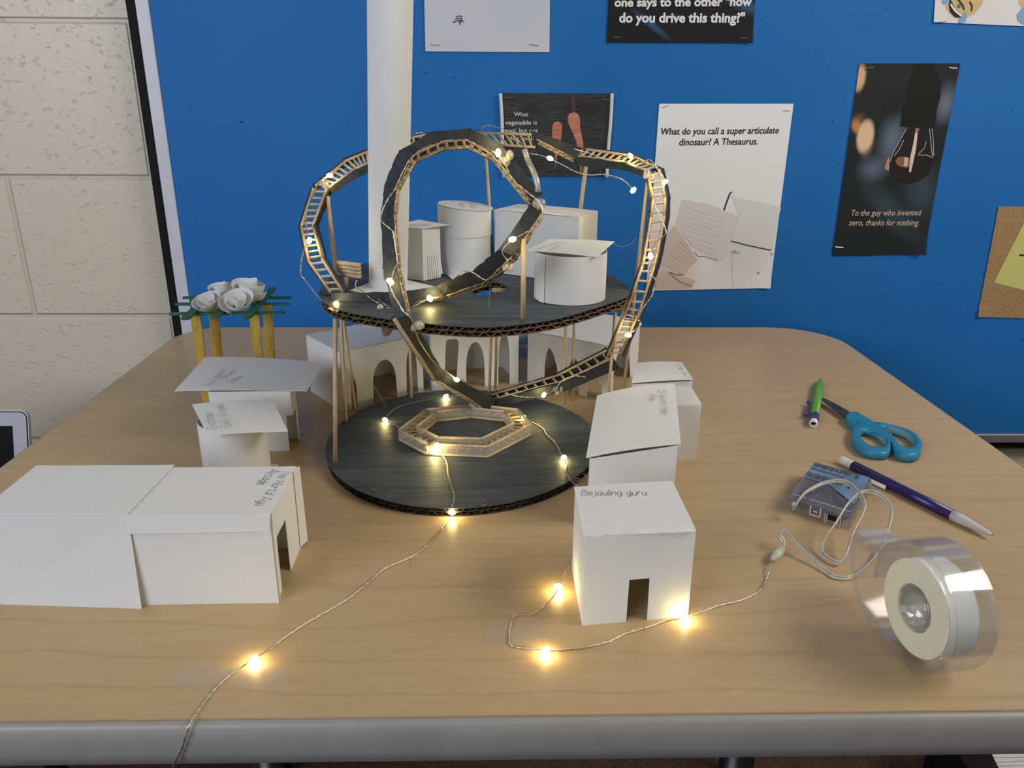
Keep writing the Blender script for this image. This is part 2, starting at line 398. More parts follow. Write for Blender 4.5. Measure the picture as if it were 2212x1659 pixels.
# ================================================================== PAPER BUILDINGS
PT = 0.0005   # card thickness
def wall(mb, p0, p1, z0, z1, cuts=(), z1b=None):
    p0, p1 = Vector((p0[0], p0[1], 0)), Vector((p1[0], p1[1], 0)); L = p1-p0
    z1b = z1 if z1b is None else z1b
    pts = [] if cuts and cuts[0][3] == 'edge0' else [(0, z0)]
    end = [] if cuts and cuts[-1][3] == 'edge1' else [(1, z0)]
    for (a, b_, h, st) in cuts:
        H = z0+(z1-z0)*h
        if st == 'edge0': pts += [(0, H), (b_, H), (b_, z0)]; continue
        if st == 'edge1': pts += [(a, z0), (a, H), (1, H)]; continue
        pts.append((a, z0))
        if st == 'rect': pts += [(a+0.005, H), (b_-0.005, H)]
        elif st == 'slot': pts += [(a+0.25*(b_-a), H-0.002), (a+0.4*(b_-a), H), (b_+0.02, H), (b_+0.06, H-0.003)]
        elif st == 'lancet':
            pts += [(a+0.01*(b_-a), z0+(H-z0)*0.55), (a+0.12*(b_-a), z0+(H-z0)*0.85), (a+0.3*(b_-a), H), (a+0.6*(b_-a), z0+(H-z0)*0.86), (a+0.88*(b_-a), z0+(H-z0)*0.55)]
        else:
            mid, hw = (a+b_)/2, (b_-a)/2
            for k in range(0, 11):
                an = math.pi*(1-k/10); pts.append((mid+hw*math.cos(an)*0.95, z0+(H-z0)*(0.5+0.5*math.sin(an))))
        pts.append((b_, z0))
    pts += end + [(1, z1b), (0, z1)]
    mb.add([p0+L*a+Vector((0, 0, z)) for a, z in pts], [list(range(len(pts)))])
    return mb
def sheet(mb, quad, n=8, bow=0.0, nrm=(0, 0, 1)):
    """bilinear sheet over 4 corners, bowed in the middle"""
    a, b, c, d = [Vector(p) for p in quad]; base = len(mb.v); nv = Vector(nrm)
    for j in range(n+1):
        for i in range(n+1):
            u, v = i/n, j/n
            mb.v.append((a*(1-u)+b*u)*(1-v)+(d*(1-u)+c*u)*v + nv*bow*(4*u*(1-u))*(0.5+0.5*v))
    for j in range(n):
        for i in range(n):
            k = base+j*(n+1)+i; mb.f.append([k, k+1, k+n+2, k+n+1])
    return mb
PP = M['paper']
UPZ = (0, 0, 1)
def centre(pts): return (sum(p[0] for p in pts)/len(pts), sum(p[1] for p in pts)/len(pts))

# --- long two-piece box, front left
z = 0.0667
a = thing('paper_building', (-0.235, 0.476, 0), 'long low white paper building in two sleeved halves, at the table\'s left front', 'paper building')
mb = MB()
wall(mb, (-0.2320, 0.4415), (-0.1425, 0.4425), 0.0, z-0.0002); wall(mb, (-0.1425, 0.5100), (-0.2320, 0.5090), 0.0, z-0.0002)
wall(mb, (-0.1440, 0.4428), (-0.1440, 0.5098), 0.0, z-0.0004, [(0.20, 0.56, 0.62, 'rect')])
build('walls', mb, PP, a, solid=PT)
mb = MB(); sheet(mb, [(-0.2320, 0.4418, z), (-0.1412, 0.4425, z), (-0.1412, 0.5098, z), (-0.2320, 0.5092, z)], 6, -0.0006)
build('roof', mb, PP, a, solid=PT)
mb = MB(); mb.add([(-0.2316, 0.4398, z-0.0125), (-0.1428, 0.4410, z-0.0120), (-0.1416, 0.4423, z+.0003), (-0.2316, 0.4413, z+.0003)], [(0, 1, 2, 3)]); build('flap', mb, PP, a, solid=PT); mb = MB()
mb.add([(-0.1436, 0.4440, 0.0), (-0.1418, 0.4440, 0.0), (-0.1412, 0.4440, z), (-0.1436, 0.4440, z)], [(0, 1, 2, 3)]); build('flap', mb, PP, a, solid=PT); mb = MB()
mb.add([(-0.1432, 0.5080, 0.002), (-0.1400, 0.5170, 0.002), (-0.1400, 0.5140, z-0.002), (-0.1432, 0.5085, z-0.001)], [(0, 1, 2, 3)])
build('flap', mb, PP, a, solid=PT)
mb = MB()
p = [(-0.3240, 0.4432), (-0.2300, 0.4372)]
wall(mb, p[0], p[1], 0.0, z+0.0006); wall(mb, (-0.2290, 0.5115), (-0.3240, 0.5115), 0.0, z+0.0006); wall(mb, (-0.3238, 0.5115), (-0.3238, 0.4432), 0.0, z+0.0006)
for v in mb.v:
    if v.z > 0.03 and v.y < 0.45: v.y += 0.0040 if v.x > -0.25 else 0.0
sheet(mb, [(-0.3240, 0.4432, z+0.0008), (-0.2305, 0.4412, z+0.0008), (-0.2275, 0.5112, z+0.0008), (-0.3240, 0.5112, z+0.0008)], 6, -0.0006)
build('sleeve', mb, PP, a, solid=PT)
hand(a, "The Mortal Age", PZ(613, 1017, z), PZ(549, 1094, z), UPZ, 0.0075, M['ink'])
hand(a, "Arcade", PZ(585, 1014, z), PZ(553, 1048, z), UPZ, 0.0075, M['ink'])

# --- drum with a card roof, left
a = thing('paper_building', (-0.223, 0.602, 0), 'round white paper drum under a tilted square card roof, behind the long paper building', 'paper building')
def drum(parent, c, r, z0, z1, name='drum', seam=None, zfun=None, n=48):
    mb = MB(); pts = []
    for k in range(n):
        an = 2*math.pi*k/n; pts.append((c[0]+r*math.cos(an), c[1]+r*math.sin(an)))
    top = [z1 if zfun is None else zfun(*p) for p in pts]
    mb.add([(x, y, z0) for x, y in pts]+[(p[0], p[1], h) for p, h in zip(pts, top)], [(i, (i+1) % n, n+(i+1) % n, n+i) for i in range(n)])
    if seam is not None:
        x, y = c[0]+r*math.cos(seam), c[1]+r*math.sin(seam); d = Vector((-math.sin(seam), math.cos(seam), 0)); o = Vector((math.cos(seam), math.sin(seam), 0))*0.0012
        q = Vector((x, y, 0))+o; h = z1 if zfun is None else zfun(x, y)
        mb.add([q-d*0.003+Vector((0, 0, z0)), q+d*0.004+Vector((0, 0, z0)), q+d*0.004+Vector((0, 0, h)), q-d*0.003+Vector((0, 0, h))], [(0, 1, 2, 3)])
    return build(name, mb, PP, parent, solid=PT, smooth=True)
R1 = [(-0.2600, 0.6340, 0.0655), (-0.1950, 0.6470, 0.0650), (-0.1650, 0.5800, 0.0620), (-0.2250, 0.5720, 0.0640)]
drum(a, (-0.2195, 0.6130), 0.0270, 0.0, 0.0618)
mb = MB(); sheet(mb, [PZ(448, 940, 0.0645), PZ(622, 932, 0.0635), PZ(588, 863, 0.0650), PZ(415, 874, 0.0655)], 8, 0.0012); build('roof', mb, PP, a, solid=PT)
mb = MB(); q = PZ(602, 1004, 0.0); mb.add([(q.x-0.012, q.y-0.03, 0.0006), (q.x+0.004, q.y-0.012, 0.0006), (q.x-0.001, q.y, 0.0006), (q.x-0.016, q.y-0.004, 0.0008)], [(0, 1, 2, 3)]); build('flap', mb, PP, a, solid=PT)
hand(a, "Gruttines", PZ(470, 926, 0.0668), PZ(456, 890, 0.0668), UPZ, 0.0072, M['ink'])
hand(a, "Gelly Grows", PZ(500, 923, 0.0672), PZ(482, 872, 0.0672), UPZ, 0.0072, M['ink'])

# --- box with a wide card roof, left back
z = 0.0600
a = thing('paper_building', (-0.224, 0.72, 0), 'square white paper house under a very wide flat card roof, before the flower stand', 'paper building')
mb = MB(); wall(mb, (-0.2610, 0.6790), (-0.1875, 0.6805), 0.0, z, [(0.925, 1.0, 0.60, 'edge1')])
wall(mb, (-0.1875, 0.6805), (-0.1900, 0.7080), 0.0, z, [(0.0, 0.72, 0.60, 'edge0')]); wall(mb, (-0.1900, 0.7080), (-0.2600, 0.7065), 0.0, z); wall(mb, (-0.2600, 0.7065), (-0.2610, 0.6790), 0.0, z)
build('walls', mb, PP, a, solid=PT)
mb = MB(); sheet(mb, [PZ(377, 845, z+.001), PZ(663, 845, z+.001), PZ(700, 784, z+.001), PZ(443, 772, z+.001)], 8, 0.0022); build('roof', mb, PP, a, solid=PT)
zz = z+0.0037
hand(a, "The Empora-", PZ(455, 834, zz), PZ(489, 797, zz), UPZ, 0.0075, M['ink'])
hand(a, "Drinks", PZ(488, 818, zz), PZ(512, 799, zz), UPZ, 0.007, M['ink'])
hand(a, "Dome", PZ(500, 827, zz), PZ(524, 813, zz), UPZ, 0.007, M['ink'])

# --- cube with a door, front right
z = 0.0642
a = thing('paper_building', (0.089, 0.45, 0), 'white paper cube with a cut doorway facing front, nearest building to the table\'s front edge', 'paper building')
mb = MB(); wall(mb, (0.0555, 0.4162), (0.1245, 0.4250), 0.0, z-0.0004, [(0.41, 0.61, 0.49, 'rect')])
wall(mb, (0.1245, 0.4250), (0.1235, 0.4870), 0.0, z-0.0004); wall(mb, (0.1235, 0.4870), (0.0550, 0.4800), 0.0, z-0.0004); wall(mb, (0.0550, 0.4800), (0.0555, 0.4162), 0.0, z-0.0004)
build('walls', mb, PP, a, solid=PT)
mb = MB(); sheet(mb, [PZ(1262, 1159, z), PZ(1503, 1148, z), PZ(1453, 1040, z), PZ(1240, 1053, z)], 10, 0.0005)
for v in mb.v:
    if v.y < 0.4285: v.z += random.uniform(-0.0004, 0.0003)
build('roof', mb, PP, a, solid=0.0007)
hand(a, "Bejauling guru", PZ(1257, 1070, z+0.0008), PZ(1400, 1070, z+0.0008), UPZ, 0.0078, M['pencil'])

# --- leaning box house behind the cube
a = thing('paper_building', (0.11, 0.60, 0), 'large white paper house with a bowed gap under its roof, behind the doorway cube', 'paper building')
mb = MB(); wall(mb, (0.0720, 0.5400), (0.1395, 0.5460), 0.0, 0.0575, z1b=0.0655); wall(mb, (0.1395, 0.5460), (0.1600, 0.6620), 0.0, 0.0640); wall(mb, (0.1600, 0.6620), (0.0965, 0.6560), 0.0, 0.0600); wall(mb, (0.0965, 0.6560), (0.0720, 0.5400), 0.0, 0.0575)
build('walls', mb, PP, a, solid=PT)
mb = MB(); sheet(mb, [PZ(1266, 989, 0.0580), PZ(1471, 959, 0.066), PZ(1457, 829, 0.066), PZ(1290, 855, 0.062)], 10, 0.0028); build('roof', mb, PP, a, solid=PT)
hand(a, "Syfestion Haley", PZ(1424, 842, 0.0675), PZ(1430, 897, 0.0675), UPZ, 0.0065, M['pencil'])
hand(a, "Suiter", PZ(1405, 851, 0.0680), PZ(1403, 867, 0.0680), UPZ, 0.006, M['pencil'])

# --- small box to its right
z = 0.0544
a = thing('paper_building', (0.175, 0.69, 0), 'small upright white paper box tucked behind the right side of the bowed-roof house', 'paper building')
rc_ = [PZ(1461, 876, z), PZ(1515, 874, z), PZ(1493, 836, z), PZ(1458, 834, z)]; mb = MB()
for i in range(4): wall(mb, rc_[i].xy, rc_[(i+1) % 4].xy, 0.0, z-.0003)
build('walls', mb, PP, a, solid=PT)
mb = MB(); sheet(mb, [PZ(1459, 876, z), PZ(1516, 874, z), PZ(1493, 836, z), PZ(1456, 834, z)], 4, 0.0); build('roof', mb, PP, a, solid=PT)
hand(a, "Boons sirdy", PZ(1473, 836, z), PZ(1493, 868, z), UPZ, 0.006, M['pencil'])

# --- wide box behind
z = 0.054
a = thing('paper_building', (0.175, 0.75, 0), 'low wide white paper box farthest right, with two pencilled words on its open-edged top', 'paper building')
rc_ = [PZ(1366, 828, z), PZ(1496, 820, z), PZ(1473, 783, z), PZ(1371, 785, z)]; mb = MB()
for i in range(4): wall(mb, rc_[i].xy, rc_[(i+1) % 4].xy, 0.0, z-.0012)
build('walls', mb, PP, a, solid=PT)
mb = MB(); sheet(mb, [PZ(1365, 828, z), PZ(1497, 820, z+0.001), PZ(1473, 783, z), PZ(1370, 785, z)], 6, 0.0014); build('roof', mb, PP, a, solid=PT)
hand(a, "Syfer Jewel", PZ(1461, 786, z+.001), PZ(1479, 816, z+.001), UPZ, 0.006, M['pencil'])
hand(a, "Rides", PZ(1433, 787, z+.001), PZ(1440, 799, z+.001), UPZ, 0.006, M['pencil'])

# --- three arcaded buildings at the back
def arcade(label, A, B, C, Dp, z, front, right=(), mid=None):
    loc = centre([A, B, C, Dp]); a = thing('paper_arcade', (loc[0], loc[1], 0), label, 'paper building', 'arched paper buildings behind the roller coaster')
    mb = MB()
    wall(mb, A, B, 0.0, z, front); wall(mb, B, C, 0.0, z, right); wall(mb, C, Dp, 0.0, z); wall(mb, Dp, A, 0.0, z)
    build('walls', mb, PP, a, solid=PT)
    rf = MB(); sheet(rf, [(*A, z+.0004), (*B, z+.0004), (*C, z+.0004), (*Dp, z+.0004)], 6, 0.001); build('roof', rf, PP, a, solid=PT)
    return a
z = 0.066
a = arcade('arched white paper building on the left, seen past the bundle of support sticks', (-0.1600, 0.7780), (-0.0806, 0.8400), (-0.1256, 0.9020), (-0.2077, 0.8400), z, [(0.10, 0.17, 0.55, 'arch'), (0.36, 0.66, 0.72, 'arch'), (0.78, 0.93, 0.82, 'arch')])
hand(a, "Mega Canalus", (-0.188, 0.846, z+.0022), (-0.128, 0.888, z+.0022), UPZ, 0.009, M['pencil'], w=0.0004)
b0, b1, b2 = (-0.0700, 0.8420), (-0.0080, 0.8560), (0.0275, 0.8660)
a = thing('paper_arcade', (-0.02, 0.88, 0), 'middle arched white paper building, straight behind the thin back sticks', 'paper building', 'arched paper buildings behind the roller coaster')
mb = MB(); wall(mb, b0, b1, 0.0, z, [(0.20, 0.42, 0.90, 'slot'), (0.60, 0.95, 0.82, 'arch')]); wall(mb, b1, b2, 0.0, z, [(0.34, 0.72, 0.95, 'arch')])
wall(mb, b2, (0.010, 0.925), 0.0, z); wall(mb, (0.010, 0.925), (-0.088, 0.905), 0.0, z); wall(mb, (-0.088, 0.905), b0, 0.0, z); build('walls', mb, PP, a, solid=PT)
mb = MB(); mb.add([(*b0, z), (*b1, z), (*b2, z), (0.010, 0.925, z), (-0.088, 0.905, z)], [(0, 1, 2, 3, 4)]); build('roof', mb, PP, a, solid=PT)
arcade('arched white paper building on the right, behind the ladder track\'s lower bend', (0.0385, 0.8660), (0.1240, 0.8080), (0.1748, 0.9110), (0.0900, 0.9640), 0.063, [(0.22, 0.40, 0.78, 'lancet'), (0.52, 0.66, 0.66, 'arch'), (0.76, 0.95, 0.45, 'lancet')], [(0.15, 0.75, 0.8, 'lancet')])

# --- buildings on the upper platform
ZU = 0.149
zt = 0.1985
F_, R_, L_ = Vector((-0.0674, 0.7396)), Vector((-0.0520, 0.7560)), Vector((-0.0870, 0.7500))
B_ = L_+R_-F_
a = thing('paper_tower', (-0.068, 0.752, ZU), 'narrow square paper tower with a fringed edge, right of the tall paper tube', 'paper building')
mb = MB(); wall(mb, F_, R_, ZU+.0006, zt); wall(mb, R_, B_, ZU+.0006, zt); wall(mb, B_, L_, ZU+.0006, zt); wall(mb, L_, F_, ZU+.0006, zt)
build('walls', mb, PP, a, solid=PT)
mb = MB()
for k in range(7):
    tt = 0.25+0.1*k; p = F_.lerp(R_, tt); q = F_.lerp(R_, tt+0.075); o = Vector((0.0012, -0.0012))*(0.6+0.35*k)
    mb.add([(p.x+o.x, p.y+o.y, ZU+0.0012+0.0006*k), (q.x+o.x, q.y+o.y, ZU+0.0014+0.0006*k), (q.x+.0004, q.y-.0004, ZU+0.024), (p.x+.0004, p.y-.0004, ZU+0.024)], [(0, 1, 2, 3)])
build('fringe', mb, PP, a, solid=0.0003)
mb = MB(); c = (F_+B_)/2
rp = [F_+(F_-c)*0.12, R_+(R_-c)*0.55, B_+(B_-c)*0.25, L_+(L_-c)*0.2]
sheet(mb, [(rp[0].x, rp[0].y, zt+.0004), (rp[1].x, rp[1].y, zt+.0010), (rp[2].x, rp[2].y, zt+0.004), (rp[3].x, rp[3].y, zt+.001)], 6, 0.0008); build('roof', mb, PP, a, solid=PT)
for k in range(3):
    q = 0.0026*k; hand(a, ["Potions ande", "Cards for the", "Magic trees"][k], (-0.0845+q, 0.7480+q, zt+.0026), (-0.0650+q, 0.7440+q, zt+.0024), UPZ, 0.0022, M['ink'], w=0.0002)

c = (-0.0291, 0.7840)
lid = lambda x, y: 0.2145 - 0.10*(x-c[0]) + 0.02*(y-c[1])
a = thing('paper_drum', (c[0], c[1], ZU), 'tall two-tier white paper drum with a slanted oval lid, on the upper platform', 'paper building')
drum(a, c, 0.0254, ZU+.0006, 0.200, 'drum'); drum(a, c, 0.0262, 0.187, 0.21, 'sleeve', zfun=lambda x, y: lid(x, y)-.0006)
mb = MB(); n = 40; mb.add([(c[0]+0.0268*math.cos(2*math.pi*k/n)+.001, c[1]+0.0268*math.sin(2*math.pi*k/n), lid(c[0]+0.0268*math.cos(2*math.pi*k/n), c[1]+0.0268*math.sin(2*math.pi*k/n))) for k in range(n)], [list(range(n))]); build('lid', mb, PP, a, solid=PT)
mb = MB(); mb.add([PZ(952, 575, ZU+.0012), PZ(953, 583, ZU+.001), PZ(980, 605, ZU+.001), PZ(1027, 584, ZU+.001), PZ(1010, 573, ZU+.004)], [(0, 1, 2, 3, 4)]); build('flap', mb, PP, a, solid=PT)
hand(a, "ASHY".replace('S', 's'), (-0.036, 0.794, lid(-.036, .794)+.0003), (-0.034, 0.770, lid(-.034, .77)+.0003), UPZ, 0.006, M['pencil'], w=0.0003)
hand(a, "OUR SEA".replace('S', 's'), (-0.0255, 0.802, lid(-.0255, .8)+.0003), (-0.0215, 0.768, lid(-.0215, .77)+.0003), UPZ, 0.005, M['pencil'], w=0.0003)

zt = 0.2112
q = [Vector((0.0005, 0.7790)), Vector((0.0770, 0.7290)), Vector((0.1000, 0.7720)), Vector((0.0240, 0.8220))]
a = thing('paper_building', (0.05, 0.775, ZU), 'long white paper box standing across the back of the upper platform', 'paper building')
mb = MB()
for i in range(4): wall(mb, q[i], q[(i+1) % 4], ZU+.0006, zt-.0003)
build('walls', mb, PP, a, solid=PT)
mb = MB(); sheet(mb, [(*q[0], zt), (*q[1], zt), (*q[2], zt), (*q[3], zt)], 8, 0.0008)
e = (q[1]-q[0]).normalized(); nn = Vector((e.y, -e.x))*0.0006
mb.add([(q[0].x+nn.x, q[0].y+nn.y, zt), (q[0].x+nn.x, q[0].y+nn.y, zt-0.010), (q[0].x-0.0012, q[0].y+0.004, zt-0.010), (q[0].x-0.0012, q[0].y+0.004, zt)], [(0, 1, 2, 3)])
mb.add([(q[1].x+.001, q[1].y+.0005, zt), (q[1].x+.006, q[1].y+.011, zt-.003), (q[1].x+.0055, q[1].y+.010, ZU+.002), (q[1].x+.0005, q[1].y-.0005, ZU+.002)], [(0, 1, 2, 3)])
build('roof', mb, PP, a, solid=PT)
hand(a, "Potion conjuro", PZ(1250, 465, zt+.0006), PZ(1115, 446, zt+.0006), UPZ, 0.0075, M['pencil'], w=0.0003)

c = (0.0660, 0.6770)
a = thing('paper_drum', (c[0], c[1], ZU), 'squat white paper drum under a flat square card, front right on the upper platform', 'paper building')
drum(a, c, 0.0310, ZU+.0006, 0.1905, 'drum', seam=math.radians(216))
mb = MB(); sheet(mb, [PZ(1137, 541, .1914), PZ(1290, 555, .1908), PZ(1327, 522, .1914), PZ(1187, 517, .1914)], 8, 0.0006); build('roof', mb, PP, a, solid=PT)
hand(a, "Groovy Garrys", PZ(1161, 540, .1925), PZ(1210, 523, .1925), UPZ, 0.0055, M['pencil'], w=0.0003)
hand(a, "After Pics", PZ(1190, 543, .1925), PZ(1226, 524, .1925), UPZ, 0.0055, M['pencil'], w=0.0003)

# --- tall paper tube on its card
a = thing('paper_tube', (-0.0975, 0.7210, ZU), 'tall white paper tube on a square card, rising out of the picture\'s top', 'paper tube')
base = Vector((-0.0985, 0.7210, ZU+.0014)); axd = (PY(843, 0, 0.685)-base).normalized()
mb = MB(); mb.lathe([(0.0176, 0), (0.0179, 0.12), (0.0182, 0.32), (0.0176, 0.32), (0.0170, 0.0)], base, axd, 48); build('tube', mb, PP, a, smooth=True)
mb = MB(); mb.slab([PZ(757, 628, ZU+.0006), PZ(838, 648, ZU+.0006), PZ(948, 622, ZU+.0006), PZ(838, 596, ZU+.0006)], UPZ, 0.0006); build('base_card', mb, PP, a)

# ================================================================== FLOWER STAND OF CRAFT STICKS
M['green'] = plain('green_painted_stick', (0.012, 0.105, 0.042), 0.5, 0.25, 120, bmp=0.1)
M['gold'] = plain('gold_painted_stick', (0.50, 0.33, 0.045), 0.45, 0.25, 60, stretch=(4, 4, 1))
def craft_stick(mb, a, b_, w, th, up):
    a, b_ = Vector(a), Vector(b_); d = (b_-a).normalized(); up = Vector(up); s = d.cross(up).normalized(); up = s.cross(d).normalized()
    out = []
    for k in range(9):
        an = -math.pi/2+math.pi*k/8; out.append(b_ + d*(w/2*math.cos(an)-w/2) + s*(w/2*math.sin(an)))
    for k in range(9):
        an = math.pi/2+math.pi*k/8; out.append(a + d*(w/2*math.cos(an)+w/2) + s*(w/2*math.sin(an)))
    return mb.prism([p-up*th/2 for p in out], up*th)
a = thing('flower_stand', (-0.285, 0.835, 0), 'stand of green craft sticks on four yellow stick legs, holding white paper roses', 'craft stick stand')
zs = 0.100
for (p0, p1) in (((365, 678), (616, 675)), ((378, 657), (625, 657)), ((394, 643), (630, 643))):
    build('slat', craft_stick(MB(), PZ(*p0, zs), PZ(*p1, zs), 0.0075, 0.002, UPZ), M['green'], a, bevel=0.0004)
for (p0, p1) in (((398, 690), (436, 654)), ((462, 687), (500, 648)), ((532, 687), (590, 622))):
    build('crosspiece', craft_stick(MB(), PZ(*p0, zs+.0021), PZ(*p1, zs+.0021), 0.0095, 0.002, UPZ), M['green'], a, bevel=0.0004)
for (tx, ty, Y, dx) in ((421, 678, 0.8075, 0.0), (459, 664, 0.836, -0.002), (548, 676, 0.8095, -0.001), (577, 662, 0.840, -0.004)):
    p = PY(tx, ty, Y); p.z = zs-.0012
    build('leg', MB().hexa([(p.x+dx-.0052, p.y, 0), (p.x+dx+.0052, p.y, 0), (p.x+dx+.0052, p.y+.002, 0), (p.x+dx-.0052, p.y+.002, 0), (p.x-.0052, p.y, zs), (p.x+.0052, p.y, zs), (p.x+.0052, p.y+.002, zs), (p.x-.0052, p.y+.002, zs)]), M['gold'], a, bevel=0.0003)
def rose(label, px, py, z, r, tilt_dir, tilt, seed, h=0.012):
    rnd = random.Random(seed); c = PZ(px, py, z); mb = MB(); turns, n = 2.35, 96
    up = (Vector((0, 0, 1))+Vector(tilt_dir)*tilt).normalized(); u = up.orthogonal().normalized(); w = up.cross(u); ph = rnd.uniform(0, 6.28)
    rows = 7
    for i in range(n+1):
        t_ = i/n; an = ph+turns*2*math.pi*t_
        for j in range(rows):
            s = j/(rows-1); bulge = math.sin(math.pi*min(1, 0.18+s*0.72))
            rad = r*(0.10+0.90*t_**0.8)*(0.48+0.52*s**0.5)*(1+0.05*math.sin(2*an+seed))
            hh = h*s*(1.05-0.35*t_) + 0.10*h*math.sin(1.5*an+seed)*s
            mb.v.append(c + (u*math.cos(an)+w*math.sin(an))*rad + up*hh)
    for i in range(n):
        for j in range(rows-1):
            k = i*rows+j; mb.f.append([k, k+1, k+rows+1, k+rows])
    o = build('paper_rose', mb, PP, None, c, smooth=True, solid=0.0003)
    return tag(o, label, 'paper flower', 'paper roses on the green stand')
rose('white paper rose at the front left corner of the flower stand, spiral facing front', 455, 660, zs+.0046, 0.0170, (-0.25, -1, 0), 0.55, 3)
rose('white paper rose at the back left of the flower stand, behind the spiral one', 484, 640, zs+.0046, 0.0185, (-0.3, -0.2, 0), 0.35, 5, h=0.015)
rose('white paper rose at the front right of the flower stand, hanging over the front slat', 516, 662, zs+.0046, 0.0200, (0.2, -1, 0), 0.55, 8, h=0.014)
rose('largest white paper rose, standing tallest at the back right of the flower stand', 541, 645, zs+.0046, 0.0225, (0.3, -0.3, 0), 0.35, 11, h=0.021)

# ================================================================== CARDBOARD ROLLER COASTER
m, t, b = nt('slate_painted_card')
n1 = noise(t, 14, 5, stretch=(1.0, 9, 1), rough=0.65)
r1 = ramp(t, n1.outputs['Fac'], [(0.30, (0.038, 0.047, 0.054)), (0.52, (0.066, 0.078, 0.086)), (0.75, (0.100, 0.114, 0.124))])
n2 = noise(t, 30, 3); n2.inputs['Distortion'].default_value = 0.6
r2 = ramp(t, n2.outputs['Fac'], [(0.30, (0.72, 0.72, 0.72)), (0.42, (1, 1, 1))])
ml = t.nodes.new('ShaderNodeMix'); ml.data_type = 'RGBA'; ml.blend_type = 'MULTIPLY'; ml.inputs[0].default_value = 1
t.links.new(r1.outputs[0], ml.inputs[6]); t.links.new(r2.outputs[0], ml.inputs[7]); t.links.new(ml.outputs[2], b.inputs['Base Color'])
b.inputs['Roughness'].default_value = 0.56; b.inputs['Specular IOR Level'].default_value = 0.45
n3 = noise(t, 60, 5, stretch=(1, 9, 1)); bump(t, b, n3.outputs['Fac'], 0.5, 0.0012)
M['slate'] = m
BC = (-0.031, 0.688, 0)
RC = thing('roller_coaster_model', BC, 'handmade two-level cardboard roller coaster on bamboo sticks, standing mid-table', 'model roller coaster')

def platform(name, out, z0, z1, hole=None, pitch=0.0105, layers=2, cm='card'):
    tp = curve_flat(name, [out] if hole is None else [out, hole], 0.0004, M['slate'], RC, z=z1-0.0004)
    cx = sum(p[0] for p in out)/len(out); cy = sum(p[1] for p in out)/len(out)
    ins = [(cx+(x-cx)*0.990, cy+(y-cy)*0.990) for x, y in out]
    def span(poly, x):
        ys = []
        for (xa, ya), (xb, yb) in zip(poly, poly[1:]+poly[:1]):
            if (xa-x)*(xb-x) < 0: ys.append(ya+(yb-ya)*(x-xa)/(xb-xa))
        return (min(ys), max(ys)) if len(ys) >= 2 else None
    lay = (z1-0.0008-z0)/layers
    mb = MB(); x0 = min(p[0] for p in ins); x1 = max(p[0] for p in ins)
    for L in range(layers):
        za = z0+0.0004+L*lay; zb = za+lay-0.0005; prev = [None, None]; N = int((x1-x0)/(pitch/8))
        for i in range(1, N):
            x = x0+(x1-x0)*i/N; sp_ = span(ins, x)
            if sp_ is None: prev = [None, None]; continue
            z = (za+zb)/2+(zb-za)/2*math.sin(2*math.pi*x/pitch+L*2.1)
            segs = [sp_]
            hs = span(hole, x) if hole else None
            if hs: segs = [(sp_[0], hs[0]-0.0006), (hs[1]+0.0006, sp_[1])]
            cur = []
            for s in segs:
                k = len(mb.v); mb.v += [Vector((x, s[0], z)), Vector((x, s[1], z))]; cur.append(k)
            if prev[0] is not None and len(prev) == len(cur):
                for a_, b_ in zip(prev, cur): mb.f.append([a_, a_+1, b_+1, b_])
            prev = cur
    build('corrugated_core', mb, M[cm], tp, solid=0.0003, smooth=True)
    for L in range(layers):
        z = z0+0.0002+L*lay
        curve_flat('liner', [ins] if hole is None else [ins, hole], 0.00018, M[cm], tp, z=z)
    return tp
lo = []
rnd = random.Random(4)
for k in range(72):
    an = 2*math.pi*k/72; r = 0.1325+0.0012*math.sin(3*an+1)+rnd.uniform(-.0003, .0003); lo.append((BC[0]+r*math.cos(an)*0.965, BC[1]+r*math.sin(an)*1.01))
platform('lower_platform', lo, 0.0002, 0.0085, cm='cardblack')
up_px = [(689, 632), (699, 652), (739, 671), (800, 682), (850, 690), (898, 696), (960, 702), (1040, 706), (1110, 702), (1189, 691), (1250, 676), (1310, 657), (1345, 645), (1361, 634), (1356, 620), (1340, 606), (1312, 592), (1250, 575), (1170, 566), (1080, 562), (960, 561), (860, 563), (795, 568), (760, 576), (725, 592), (700, 612)]
upo = [(p.x, p.y) for p in smooth_path([PZ(x, y, ZU) for x, y in up_px], 3, True)]
hole = [(p.x, p.y) for p in smooth_path([PZ(x, y, ZU) for x, y in ((1018, 622), (1035, 612), (1060, 608), (1085, 613), (1097, 622), (1085, 631), (1060, 637), (1030, 639))], 3, True)]
platform('upper_platform', upo, ZU-0.0090, ZU, hole)
for (px_, py_) in ((812, 1060), (1044, 1088), (1246, 1037)):
    c_ = PZ(px_, py_, 0.0086); hb = MB()
    hb.tube([c_+Vector((0.0026*math.cos(k*math.pi/6), 0.0026*math.sin(k*math.pi/6), 0.0002)) for k in range(12)], 0.0006, 5, True); build('punched_hole', hb, M['card'], RC, smooth=True)
# torn flap of card under the upper deck
q = PY(838, 704, 0.62); mb = MB(); mb.add([(q.x-.006, q.y, ZU-.009), (q.x+.006, q.y+.002, ZU-.009), (q.x+.0015, q.y-.001, ZU-.0175), (q.x-.004, q.y-.001, ZU-.019)], [(0, 1, 2, 3)])
build('torn_card', mb, M['card'], RC, solid=0.0006)

